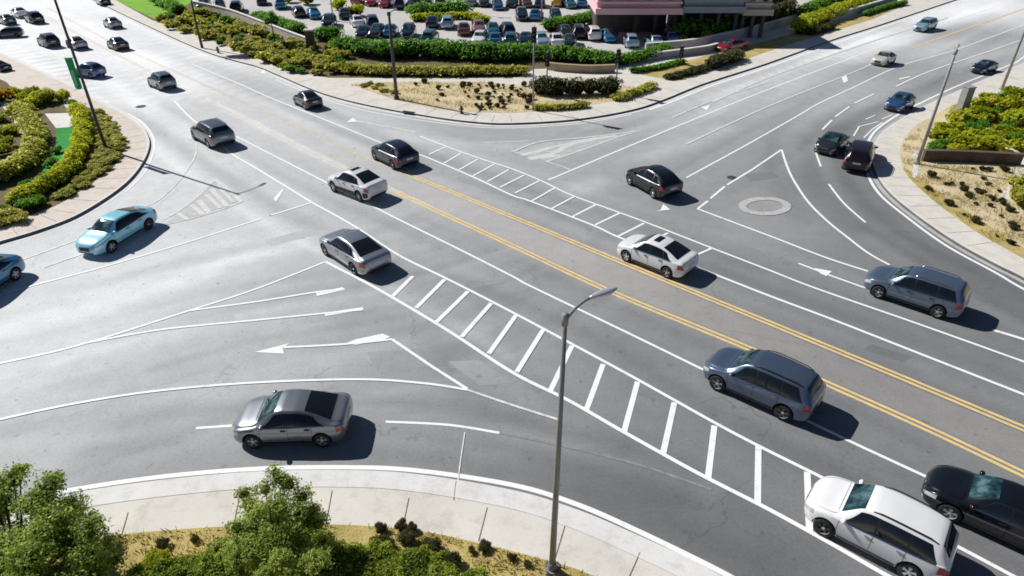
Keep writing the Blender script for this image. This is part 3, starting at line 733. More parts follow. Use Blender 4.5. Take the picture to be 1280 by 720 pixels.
hedge('low dark hedge on the roadside bed below the entrance wall', [(836,99),(862,93),(882,87)], 1.1,.55, M['darkl'], .16,.9)
hedge('dark bushy hedge on the roadside bed beside the red car', [(890,85),(905,80),(920,74)], 1.8,1.1, M['darkl'], .18,.9)
hedge('thin green strip hedge beside the entrance path', [(792,91),(820,87),(852,79)], .9,.5, M['hedgeg'], .16,.9)
hedge('bright green clipped hedge in front of the dark building', [(998,42),(1018,31),(1040,23),(1070,13),(1105,1)], 2.2,1.7, M['yellowg'], .22,.9)
hedge('narrow green hedge between the low wall and the wide road', [(1012,44),(1040,36)], 1.0,.8, M['darkl'], .18,.9)
hedge('narrow green hedge along the top of the low wall end', [(1080,20),(1108,11),(1130,6)], .9,.7, M['hedgeg'], .18,.9)
shrubs('scrub', M['scrub'], 'small dark scrub clump on the dry slope below the far hedge', 'dark scrub clumps on the far dry slope', scatter([(578,104),(664,108),(662,137),(598,137),(580,118)],46,9,.62)+[(548,112),(552,120),(546,126),(560,110),(520,107),(530,104)], .14,.46, .11, .7, 1.2)
shrubs('olive', M['olive'], 'olive shrub at the pointed end of the dry slope', 'olive shrubs at the tip of the dry slope', [(455,108),(468,111),(480,115),(474,107),(492,117),(462,105)], .5,.75, .2, .8, .6)
# car park planting
hedge('clipped green bush island in the middle of the car park', [(520,20),(545,18),(575,16)], 3.2,1.7, M['hedgeg'], .25,.7)
hedge('yellow green planting strip below the bush island in the car park', [(520,27),(550,25),(585,24),(606,29)], 1.8,1.0, M['yellowg'], .25,.7)
hedge('green hedge beside the pink building in the car park', [(690,39),(712,35),(740,28)], 2.2,1.6, M['hedgeg'], .22,.8)
hedge('green hedge behind the olive bed near the car park corner', [(404,50),(420,50)], 2.2,1.5, M['hedgeg'], .22,.8)
for lab,sp in (('round olive bush in the car park left of the bare paved strip',(385,6)),('round olive bush standing alone near the car park aisle',(425,12)),('round green bush right of the car park aisle bush',(448,20)),('round green bush at the top of the olive bed by the car park',(362,3))):
    shrubs('round', M['yellowg'], lab, None, [sp], 1.5,1.8, .24, .8, 1.0)
hedge('green hedge behind the pale low wall beside the car park', [(322,26),(345,33),(375,42)], 2.0,1.3, M['hedgeg'], .22,.8)
hedge('bright green hedge beside the lawn at the top left', [(198,6),(215,12),(225,17)], 2.0,1.4, M['hedgeg'], .22,.8)

# west garden
hedge('curved bright yellow green hedge around the green turf', [(97,142),(104,158),(106,176),(98,200),(84,220),(58,240),(28,254)], 1.15,.95, M['hedgey'], .15,1.0, coremat=M['corel'])
hedge('curved olive hedge between the white path and the green turf', [(28,142),(41,160),(47,182),(35,208),(12,222),(-14,232)], 1.5,1.0, M['olive'], .17,.9, coremat=M['corel'])
shrubs('gold', M['yellowg'], 'round bright green bush above the garden terrace', None, [(62,128)], 1.5,1.6, .085,1.1)
shrubs('yg', M['yellowg'], 'tall yellow green shrub left of the garden terrace', None, [(42,134)], 1.1,1.2, .16, .9)
shrubs('orange', M['gold'], 'golden orange bush at the left edge of the photo', None, [(3,128)], 1.2,1.3, .16,.9)
shrubs('yg', M['yellowg'], 'yellow green shrub in the garden at the left edge', 'yellow green shrubs at the left edge', [(3,170),(12,184),(-8,182),(18,168),(4,194),(-12,160),(2,152)], .7,1.0, .16,.9)
shrubs('oliveb', M['olive'], 'low olive ground cover shrub beside the curved pavement', 'olive ground cover beside the left curved pavement', scatter([(120,140),(136,152),(150,172),(151,192),(138,210),(110,231),(75,252),(70,246),(104,222),(122,200),(126,180),(122,160)],46,3,.62), .5,.72, .15,.8,.6, coremat=M['corel'])
shrubs('oliveb', M['olive'], 'low olive shrub at the left edge by the pavement', 'olive shrubs at the left pavement edge', [(2,266),(14,272),(-10,275),(24,277),(4,280)], .7,.9, .15,.8,.7, coremat=M['corel'])

shrubs('wfill', M['yellowg'], 'bushy yellow green shrub between the white path and the left hedges', 'shrubs filling the left garden', [(30,128),(22,146),(36,150),(-5,215),(14,214),(40,122),(18,120),(80,126)], .6,.95, .15,.9, coremat=M['corel'])
shrubs('wdark', M['hedgeg'], 'dark green low shrub along the inner edge of the turf', 'dark shrubs beside the turf', [(58,222),(66,208),(72,192),(40,236),(22,258),(38,262),(52,256),(90,132)], .45,.7, .13,.9)
# east slope planting
EP = scatter([(1172,172),(1200,150),(1225,128),(1285,124),(1330,115),(1330,196),(1280,190),(1200,192),(1160,192)],58,6,1.08)
shrubs('eastgr', M['hedgeg'], 'darker green shrub among the yellow green ones above the retaining wall', 'darker shrubs above the retaining wall', EP[44:], .6,1.1, .17, .8, 1.1)
shrubs('eastyg', M['yellowg'], 'yellow green shrub in the massed bed above the dark retaining wall', 'yellow green shrubs above the retaining wall', EP[::1][:44], .8,1.5, .2, .9, .95, coremat=M['corel'])
shrubs('scrub', M['scrub'], 'small dark scrub tuft on the dry right hand slope', 'dark scrub tufts on the right slope', [(1226,213),(1236,214),(1164,221),(1182,231),(1190,231),(1202,232),(1204,239),(1222,239),(1226,243),(1235,232),(1248,240),(1220,256),(1236,258),(1252,255),(1262,264),(1250,271),(1263,282),(1268,287),(1215,212),(1228,224),(1254,214),(1160,238),(1205,270),(1220,278),(1246,296),(1262,305),(1185,256),(1212,247),(1240,250)], .15,.46, .12,.75,1.0)
shrubs('olive', M['olive'], 'olive bush at the right edge of the dry slope', 'olive bushes at the right edge', [(1272,240),(1284,250),(1276,258),(1290,240),(1282,232)], .9,1.1, .2,.8)

# ------------------------------------------------------------------ street furniture
def street_lamp(label, base, h, arm_dir, arm_len, rise, mat, r0=.11, r1=.06, group=None, arm=True):
    root = empty('street_lamp', base)
    mb = MB(); mb.tube([(0,0,-.05),(0,0,h*.5),(0,0,h)],[r0,(r0+r1)/2,r1],12); mb.build('pole', mat, root, True)
    mb = MB(); mb.box((0,0,.03),(.42,.42,.06)); mb.tube([(0,0,.06),(0,0,.3)],[r0*1.5,r0*1.2],12)
    for a in range(4): mb.tube([(.16*(-1)**a,.16*(-1)**(a//2),.06),(.16*(-1)**a,.16*(-1)**(a//2),.12)],.02,6)
    mb.build('base_plate', mat, root)
    if arm:
        d = Vector((*arm_dir,0)).normalized()
        P = [Vector((0,0,h-.12))+d*arm_len*t+Vector((0,0,rise*(1-(1-t)**2))) for t in (0,.15,.3,.5,.75,1)]
        mb = MB(); mb.tube(P,[.05,.045,.04,.036,.034,.032],8); mb.tube([(0,0,h-.25),(0,0,h+.05)],[r1*1.5,r1*1.5],10); mb.build('arm', mat, root, True)
        R = Matrix.Rotation(math.atan2(d.y,d.x),3,'Z')
        mb = MB(); c = P[-1]+d*.36
        mb.ball(c+Vector((0,0,.02)),(.38,.11,.06),0,16,8,R); mb.tube([P[-1]-d*.05,P[-1]+d*.1],[.045,.06],8)
        lo = mb.build('luminaire', M['lumi'], root, True)
        mb = MB(); mb.ball(c+d*.08-Vector((0,0,.03)),(.2,.085,.05),0,12,6,R); mb.build('lens', M['lens'], lo, True)
    return tag(root, label, 'street lamp', group)
def height_at(bx,by,ty):
    lo,hi = .5,16.5; b = gp(bx,by,KH)
    for _ in range(40):
        m = (lo+hi)/2; y = proj([(b.x,b.y,m)])[0][1]
        if y > ty: lo = m
        else: hi = m
    return m
b0 = gp(690,711,KH+.012); h0 = height_at(690,711,402)
street_lamp('tall grey street lamp on the near verge with its arm over the crosswalk', b0, h0, (.92,.55), .72, .38, M['steel2'], .1,.055)
street_lamp('slim grey street lamp on the right slope beside the grey utility cabinet', gp(1146,205,KH), height_at(1146,205,66), (.55,.83), .9,.2, M['steel'], .12,.08)
street_lamp('tall pale street lamp at the right edge rising out of the photo', gp(1252,112,KH), height_at(1252,112,4), (-.6,.8), 2.0,.4, M['steel'], .14,.08)
street_lamp('tall dark lamp post in the left garden crossing the top left road', gp(133,187,KH), 12.6, (.4,.9), 1.6,.4, M['dsteel'], .12,.07)
street_lamp('brown grey post at the tip of the far dry slope', gp(496,124,KH), height_at(496,124,18), (.3,.95), .9,.15, M['dsteel'], .17,.11)
# banner on the left lamp post
lp = gp(133,187,KH)
root = empty('street_banner', (lp.x-.12, lp.y-.1, 0))
mb = MB(); mb.add([(0,0,6.9),(-.5,-.1,6.9),(-.52,-.03,5.9),(-.46,-.1,4.85),(-.24,-.08,4.7),(0,0,4.85),(0,-.04,5.9)],[(0,1,2,6),(6,2,3,4,5)])
M['green'] = mottled('green_cloth', (.01,.30,.09), (.03,.45,.14), 2, 10, .7, .01); M['greenl'] = plain('pale_green_cloth', (.3,.55,.4), .7)
bn = mb.build('banner_cloth', M['green'], root)
mb = MB(); mb.add([(-.16,-.14,6.1),(-.36,-.16,6.1),(-.34,-.17,5.0),(-.18,-.15,5.0)],[(0,1,2,3)]); mb.build('pale_panel', M['greenl'], bn)
for z in (6.92,4.75):
    mb = MB(); mb.tube([(.12,.05,z),(-.54,-.1,z)],.022,6); mb.build('bracket', M['dsteel'], root)
tag(root, 'green banner hanging from the dark lamp post at the top left', 'banner')

def signal_post(label, base, h, mat=None):
    root = empty('traffic_signal', base)
    mb = MB(); mb.tube([(0,0,-.05),(0,0,h)],[.075,.06],10); mb.tube([(0,0,0),(0,0,.3)],[.14,.11],10); mb.build('pole', mat or M['steel'], root, True)
    mb = MB(); mb.box((0,-.16,h-.75),(.3,.22,1.1)); mb.box((0,-.04,h-.75),(.42,.03,1.25)); 
    hd = mb.build('signal_head', M['black'], root)
    mb = MB()
    for k in range(3): mb.tube([(0,-.27,h-.4-.35*k),(0,-.45,h-.42-.35*k)],[.12,.12],10,0,False)
    mb.build('visor', M['black'], hd)
    for k,cn in enumerate(('sr','sa','sg')):
        if cn not in M: M[cn] = plain('signal_'+cn, ((.12,.01,.01),(.13,.08,.01),(.01,.1,.05))[k], .3)
        mb = MB(); mb.ball((0,-.27,h-.4-.35*k),(.11,.03,.11),0,10,6); mb.build('lens', M[cn], hd, True)
    return tag(root, label, 'traffic signal')
signal_post('traffic signal post at the left end of the dark hedge', gp(666,138,KH), height_at(666,138,34))
signal_post('pale traffic signal post just right of the taller signal post', gp(683,119,KH), height_at(683,119,66))
signal_post('traffic signal post at the right end of the dark hedge', gp(769,117,KH), height_at(769,117,62))
signal_post('short traffic signal post by the entrance wall end', gp(850,80,KH), height_at(850,80,58))
# slim tree at the far left kerb
b = gp(253,60,KH); root = empty('slender_tree', b)
ht = height_at(253,60,2)
mb = MB(); mb.tube([(0,0,-.1),(-.1,.1,ht*.5),(-.05,.2,ht)],[.17,.13,.09],9); mb.build('trunk', M['bark'], root, True)
rq = random.Random(4); bl = [(rq.uniform(-.9,.7)-.2, rq.uniform(-.8,.8), ht+rq.uniform(.3,1.9), *(rq.uniform(.6,.9),)*3) for i in range(9)]
foliage('crown', bl, M['darkl'], .2, 1.0, 31, root, .6)
tag(root, 'slim dark trunked tree on the far left kerb, crown cut by the frame top', 'tree')
b = gp(345,62,KH); root = empty('young_tree', b); ht = 3.0
mb = MB(); mb.tube([(0,0,-.1),(.05,0,1.6),(0,.05,ht)],[.11,.08,.05],8); mb.build('trunk', M['bark'], root, True)
foliage('crown', [(0,0,ht+.3,.8,.8,.7),(-.5,.2,ht+.1,.6,.6,.5),(.5,-.1,ht+.2,.6,.6,.55),(.1,.3,ht+.8,.5,.5,.5)], M['hedgeg'], .18, 1.0, 33, root, .6)
tag(root, 'young green tree with thin trunk in the olive bed by the pale wall', 'tree')
# low pale wall of the car park, with pillar
def wall(name, label, px, ht, th, mat, cap=None, z=KH, cat='wall'):
    P = pxpath(px, z, 6, len(px) > 2); c = P[0].copy(); root = empty(name, c)
    mb = MB()
    for a,b in zip(P,P[1:]):
        a = a-c; b = b-c
        t = (b-a).normalized(); nr = Vector((-t.y,t.x,0))*th/2
        V = [a+nr,a-nr,b-nr,b+nr]; V = [Vector((q.x,q.y,-.05)) for q in V]+[Vector((q.x,q.y,ht)) for q in V]
        mb.add(V,[(4,5,6,7),(0,1,5,4),(1,2,6,5),(2,3,7,6),(3,0,4,7)])
    mb.build('wall_body', mat, root)
    if cap:
        mb = MB()
        Q = [Vector((p.x-c.x,p.y-c.y,ht+.003)) for p in P]
        v,f = strip_geo(Q, th+.12); v2 = [Vector((q.x,q.y,ht+.09)) for q in v]; n = len(v); k = n//2
        Fc = [tuple(i+n for i in q) for q in f]
        for i in range(k-1): Fc += [(i,i+1,n+i+1,n+i),(k+i+1,k+i,n+k+i,n+k+i+1)]
        mb.add(list(v)+v2, Fc); mb.build('coping', cap, root)
    return tag(root, label, cat)
M['palewall'] = mottled('pale_render', (.58,.5,.45), (.68,.6,.54), .7, 8, .85, .0)
M['mauve'] = mottled('mauve_render', (.4,.36,.38), (.52,.48,.5), .7, 8, .85, .0)
M['brownw'] = mottled('brown_block', (.09,.065,.05), (.16,.12,.09), 1.2, 10, .9, .01)
M['tanw'] = mottled('tan_block', (.36,.27,.17), (.46,.36,.23), 1.2, 10, .9, .01)
wall('low_wall', 'pale low wall with dark posts above the olive bed', [(243,11),(285,21),(320,34),(355,48),(386,60)], 1.1,.25, M['palewall'], M['apron'])
fp = MB()
root = empty('railing', gp(300,31,KH))
P = pxpath([(250,17),(285,26),(320,40),(355,54),(384,65)], KH, 6)
for i in range(0,len(P),2): fp.tube([P[i]-root.location,P[i]-root.location+Vector((0,0,.85))],.05,6)
fp.build('posts', M['dsteel'], root)
fp = MB(); fp.tube([p-root.location+Vector((0,0,.82)) for p in P],.03,6); fp.build('rail', M['dsteel'], root)
tag(root, 'dark post and rail fence in front of the pale low wall', 'railing')
pl = gp(390,64,KH); root = empty('gate_pillar', pl)
mb = MB(); mb.box((0,0,1.15),(.9,.7,2.3)); mb.build('pillar_body', M['brownw'], root); mb = MB(); mb.box((0,0,2.38),(1.1,.9,.16)); mb.build('coping', M['palewall'], root)
tag(root, 'dark square pillar at the end of the pale low wall', 'pillar')
wall('low_wall', 'tan low wall above the dark hedge on the far dry slope', [(684,87),(700,89),(735,91),(768,90)], .7,.35, M['tanw'], M['tanw'])
wall('low_wall', 'long mauve entrance wall climbing right behind the red car', [(806,66),(860,61),(900,53),(960,38),(992,28)], 1.0,.3, M['mauve'], M['apron'])
wall('low_wall', 'mauve low wall along the car park entrance lane', [(800,76),(835,72),(880,66),(896,62)], .7,.3, M['mauve'], M['apron'])
wall('low_wall', 'mauve low wall beside the bright clipped hedge', [(1036,27),(1060,21),(1090,12),(1120,3)], 1.0,.3, M['mauve'], M['apron'])
wall('retaining_wall', 'dark brown retaining wall across the right hand slope', [(1152,201),(1200,202),(1274,206)], .75,.3, M['brownw'], M['brownw'])
# cabinets and small street furniture
def cabinet(label, px, d, mat, rz=0):
    root = empty('utility_cabinet', gp(*px,KH), rz)
    mb = MB(); mb.box((0,0,d[2]/2),d); mb.build('cabinet_body', mat, root)
    mb = MB(); mb.box((0,0,d[2]+.03),(d[0]+.1,d[1]+.1,.06)); mb.build('lid', mat, root)
    mb = MB(); mb.box((0,-d[1]/2-.008,d[2]*.5),(d[0]*.8,.012,d[2]*.8)); dr = mb.build('door', M['steel'], root)
    mb = MB(); mb.box((d[0]*.25,-d[1]/2-.03,d[2]*.5),(.04,.03,.16)); mb.build('handle', M['black'], dr)
    return tag(root, label, 'utility cabinet')
cabinet('tall grey utility cabinet beside the yellow green shrubs on the right', (1198,147), (.75,.6,2.6), M['steel'], .3)
cabinet('short grey utility cabinet left of the tall cabinet', (1190,152), (.7,.5,1.0), M['steel'], .3)
def hydrant(label, px):
    root = empty('fire_hydrant', gp(*px,KH))
    mb = MB(); mb.tube([(0,0,0),(0,0,.06),(0,0,.07),(0,0,.5),(0,0,.52),(0,0,.6)],[.17,.17,.11,.11,.15,.1],12); mb.ball((0,0,.6),(.12,.12,.12),0,10,6); mb.build('barrel', M['brownw'], root, True)
    mb = MB(); mb.tube([(-.22,0,.4),(.22,0,.4)],.06,8); mb.tube([(0,0,.38),(0,-.22,.38)],.075,8); mb.build('outlet', M['dsteel'], root, True)
    return tag(root, label, 'hydrant')
hydrant('small dark hydrant on the pavement below the scrub slope', (577,142))
hydrant('small dark hydrant on the pavement beside the slim far tree', (273,66))
mb = MB(); v,f = strip_geo([gp(503,139,KH+.02),gp(518,141,KH+.02)],.5); mb.add(v,f); struct(mb.build('storm_drain', M['black']))

# ------------------------------------------------------------------ buildings beyond the car park
M['pink'] = mottled('pink_render', (.72,.36,.42), (.8,.44,.5), .4, 4, .85, .0)
M['pinkl'] = mottled('pale_pink_render', (.8,.52,.55), (.86,.6,.62), .4, 4, .85, .0)
M['bluegrey'] = mottled('blue_grey_render', (.26,.31,.36), (.33,.39,.44), .4, 4, .85, .0)
M['beige'] = mottled('beige_render', (.46,.41,.36), (.56,.5,.45), .4, 4, .85, .0)
M['darkb'] = mottled('brown_grey_render', (.07,.062,.056), (.11,.1,.09), .4, 4, .85, .0)
def building(name, label, x0, x1, by, depth, h, ground, mats, storeys=2, bays=4):
    a = gp(x0,by,KH); b = gp(x1,by,KH); W = b.x-a.x; root = empty(name, (a.x,a.y,KH))
    wallm, trimm = mats
    mb = MB(); mb.box((W/2,depth/2,(h+ground)/2),(W,depth,h-ground)); mb.build('upper_wall', wallm, root)
    mb = MB(); mb.box((W/2,depth/2+2.5,ground/2-.05),(W-1,depth-5,ground-.06)); mb.build('ground_floor_wall', M['darkb'], root)
    for i in range(bays+1):
        mb = MB(); mb.box((.35+(W-.7)*i/bays,1.1,ground/2-.03),(.4,.4,ground)); mb.build('column', M['darkb'], root)
    mb = MB(); mb.box((W/2,depth/2-.25,ground+.35),(W+.5,depth+.8,.7)); mb.box((W/2,depth/2-.1,ground+1.3),(W+.2,depth+.4,.25)); mb.build('ledge', trimm, root)
    mb = MB(); mb.box((W/2,depth/2,h+.2),(W+.6,depth+.6,.4)); mb.build('roof', trimm, root)
    for s in range(storeys):
        for i in range(bays):
            z = ground+2.3+(h-ground-2.2)*s/storeys; x = W*(i+.5)/bays
            mb = MB(); mb.box((x,-.02,z),(W/bays*.5,.1,1.7)); wf = mb.build('window', trimm, root)
            mb = MB(); mb.box((x,-.08,z),(W/bays*.42,.04,1.5)); mb.build('pane', M['glass'], wf)
    return tag(root, label, 'building')
building('office_building', 'pink walled building with a dark open ground floor above the car park', 744,846, 50, 12, 7.4, 3.1, (M['pink'],M['pinkl']), 1, 4)
building('office_building', 'blue grey building with dark ground floor right of the pink building', 850,922, 50, 11, 7.2, 3.3, (M['bluegrey'],M['bluegrey']), 1, 3)
building('office_building', 'narrow beige building with a dark ground floor between grey and brown walls', 924,956, 49, 10, 7.0, 2.9, (M['beige'],M['beige']), 1, 2)
building('office_building', 'brown grey building behind the bright clipped hedge', 958,990, 24, 6, 3.3, .6, (M['darkb'],M['darkb']), 1, 3)
hedge('dark shaded trees in front of the blue grey building', [(850,50),(885,47),(915,43)], 2.4,2.2, M['hedgeg'], .24,.8, name='hedge')
hedge('dark green trees behind the bright clipped hedge', [(1004,27),(1030,14),(1060,1),(1085,-8)], 2.2,2.2, M['hedgeg'], .24,.8)
hedge('dark shaded hedge in front of the beige building', [(925,41),(950,35),(985,27)], 2.2,2.6, M['darkl'], .24,.8)
shrubs('yg', M['yellowg'], 'sunlit yellow green bush in front of the blue grey building', None, [(884,53)], 1.5,1.6, .16,.9)
shrubs('yg', M['yellowg'], 'small sunlit bush right of the pale blue parked cars', None, [(850,56)], 1.1,1.2, .16,.9)
def lot_lamp(label, px, ty):
    root = empty('lamp_post', gp(*px,KH)); h = height_at(*px,ty)
    mb = MB(); mb.tube([(0,0,.7),(0,0,h)],[.11,.08],8); mb.build('pole', M['palewall'], root, True)
    mb = MB(); mb.tube([(0,0,-.05),(0,0,.75)],[.32,.3],12); mb.build('footing', M['apron'], root, True)
    mb = MB(); mb.box((.5,0,h),(.7,.35,.14)); mb.box((-.5,0,h),(.7,.35,.14)); mb.box((0,0,h),(.4,.08,.08)); mb.build('lamp_head', M['steel'], root)
    return tag(root, label, 'lamp post')
lot_lamp('white lamp post in the car park behind the second row', (677,22), -30)
lot_lamp('pale lamp post in the car park by the bare paved strip', (417,26), -28)
lot_lamp('thin lamp post in the car park beside the bush island', (584,17), -34)

# ------------------------------------------------------------------ cars
def pchip(pts):
    x = np.array([p[0] for p in pts],float); y = np.array([p[1] for p in pts],float)
    h = np.diff(x); d = np.diff(y)/h; m = np.zeros(len(x)); m[0] = d[0]; m[-1] = d[-1]
    for i in range(1,len(x)-1):
        if d[i-1]*d[i] > 0:
            w1 = 2*h[i]+h[i-1]; w2 = h[i]+2*h[i-1]; m[i] = (w1+w2)/(w1/d[i-1]+w2/d[i])
    def f(t):
        t = min(max(t,x[0]),x[-1]); i = min(max(int(np.searchsorted(x,t))-1,0),len(h)-1)
        s = (t-x[i])/h[i]
        return (y[i]*(1+2*s)*(1-s)**2+h[i]*m[i]*s*(1-s)**2+y[i+1]*s*s*(3-2*s)+h[i]*m[i+1]*s*s*(s-1))
    return f
# profiles: x forward; top = centre line, belt = shoulder, wid = plan half width, rw = half width of the top surface
CARS = {
 'sedan': dict(L=4.6, wb=2.72, fx=.02, R=.335,
  top=[(-2.30,.68),(-2.28,.84),(-2.22,1.0),(-2.08,1.07),(-1.86,1.10),(-1.72,1.135),(-1.2,1.31),(-.72,1.43),(-.3,1.48),(.1,1.485),(.4,1.44),(1.16,1.06),(1.3,1.01),(1.85,.91),(2.12,.80),(2.25,.69),(2.30,.55)],
  belt=[(-2.30,.64),(-2.22,.88),(-2.05,.97),(-1.5,.985),(0,.94),(1.1,.91),(1.8,.81),(2.12,.70),(2.30,.50)],
  bot=[(-2.30,.46),(-2.18,.3),(-1.85,.2),(1.85,.19),(2.18,.22),(2.30,.34)],
  wid=[(-2.30,.58),(-2.26,.72),(-2.13,.83),(-1.75,.9),(-1.0,.915),(1.2,.91),(1.75,.885),(2.04,.80),(2.21,.65),(2.30,.43)],
  rw=[(-2.30,.44),(-2.2,.62),(-1.95,.70),(-1.72,.69),(-1.2,.62),(-.72,.585),(-.2,.595),(.3,.585),(1.16,.71),(1.35,.75),(1.8,.71),(2.08,.60),(2.30,.34)],
  ws=(1.12,.42), rwin=(-1.76,-.74), sw=[((-.04,.98),(.02,.44)),((-.98,-.08),(-.80,-.02))], qw=[((-1.5,-1.02),(-1.05,-.84))], seams=(1.04,-.06,-1.0), rails=False),
 'suv': dict(L=4.75, wb=2.82, fx=.06, R=.365,
  top=[(-2.375,.70),(-2.36,.92),(-2.31,1.08),(-2.2,1.24),(-1.88,1.56),(-1.7,1.61),(-1.1,1.665),(-.3,1.69),(.2,1.67),(.5,1.60),(1.2,1.16),(1.36,1.10),(1.88,1.01),(2.14,.92),(2.30,.79),(2.375,.62)],
  belt=[(-2.375,.64),(-2.32,.98),(-2.1,1.08),(-1.0,1.05),(.5,1.01),(1.15,.99),(1.88,.90),(2.18,.79),(2.375,.56)],
  bot=[(-2.375,.50),(-2.25,.36),(-1.9,.24),(1.9,.24),(2.22,.27),(2.375,.42)],
  wid=[(-2.375,.60),(-2.33,.74),(-2.2,.85),(-1.8,.92),(-1.0,.94),(1.2,.935),(1.75,.91),(2.06,.82),(2.25,.66),(2.33,.52),(2.375,.36)],
  rw=[(-2.375,.46),(-2.22,.62),(-1.88,.60),(-1.1,.635),(-.2,.645),(.45,.625),(1.2,.74),(1.4,.78),(1.85,.73),(2.14,.61),(2.33,.42),(2.375,.3)],
  ws=(1.14,.52), rwin=(-2.17,-1.89), sw=[((.02,1.02),(.04,.56)),((-1.0,-.05),(-.98,-.03))], qw=[((-1.9,-1.06),(-1.6,-1.04))], seams=(1.1,-.01,-1.03), rails=True),
 'wagon': dict(L=4.8, wb=2.85, fx=.05, R=.345,
  top=[(-2.4,.68),(-2.385,.88),(-2.34,1.05),(-2.25,1.2),(-1.93,1.52),(-1.75,1.56),(-1.0,1.60),(-.2,1.61),(.3,1.57),(.5,1.52),(1.18,1.12),(1.35,1.06),(1.9,.97),(2.2,.87),(2.34,.75),(2.4,.6)],
  belt=[(-2.4,.62),(-2.33,.93),(-2.1,1.03),(-1.0,1.0),(.5,.97),(1.15,.95),(1.9,.86),(2.2,.76),(2.4,.55)],
  bot=[(-2.4,.46),(-2.25,.32),(-1.9,.22),(1.9,.21),(2.25,.24),(2.4,.36)],
  wid=[(-2.4,.60),(-2.36,.74),(-2.22,.84),(-1.8,.905),(-1.0,.92),(1.2,.92),(1.8,.9),(2.1,.82),(2.3,.67),(2.4,.44)],
  rw=[(-2.4,.46),(-2.25,.63),(-1.93,.60),(-1.0,.615),(-.2,.62),(.45,.60),(1.18,.72),(1.4,.77),(1.9,.73),(2.2,.61),(2.4,.37)],
  ws=(1.12,.52), rwin=(-2.22,-1.94), sw=[((.02,1.0),(.04,.56)),((-1.02,-.06),(-1.0,-.03))], qw=[((-1.95,-1.1),(-1.72,-1.08))], seams=(1.1,-.02,-1.06), rails=True),
 'hatch': dict(L=4.45, wb=2.66, fx=.05, R=.34,
  top=[(-2.225,.66),(-2.21,.86),(-2.16,1.02),(-2.05,1.14),(-1.45,1.44),(-1.2,1.5),(-.6,1.555),(-.1,1.56),(.25,1.52),(.42,1.48),(1.1,1.1),(1.25,1.04),(1.75,.95),(2.03,.85),(2.17,.73),(2.225,.58)],
  belt=[(-2.225,.60),(-2.15,.90),(-1.95,1.02),(-1.0,.99),(.5,.95),(1.1,.93),(1.75,.84),(2.03,.74),(2.225,.53)],
  bot=[(-2.225,.46),(-2.1,.32),(-1.8,.21),(1.8,.2),(2.1,.23),(2.225,.35)],
  wid=[(-2.225,.58),(-2.18,.72),(-2.05,.83),(-1.7,.895),(-1.0,.91),(1.1,.91),(1.65,.89),(1.95,.81),(2.14,.66),(2.225,.43)],
  rw=[(-2.225,.44),(-2.1,.62),(-1.45,.57),(-.8,.59),(-.2,.6),(.4,.58),(1.1,.71),(1.3,.76),(1.75,.72),(2.03,.6),(2.225,.36)],
  ws=(1.05,.44), rwin=(-2.02,-1.46), sw=[((-.02,.93),(.0,.46)),((-.95,-.09),(-.93,-.06))], qw=[((-1.6,-1.02),(-1.32,-1.0))], seams=(1.02,-.05,-1.0), rails=False),
}
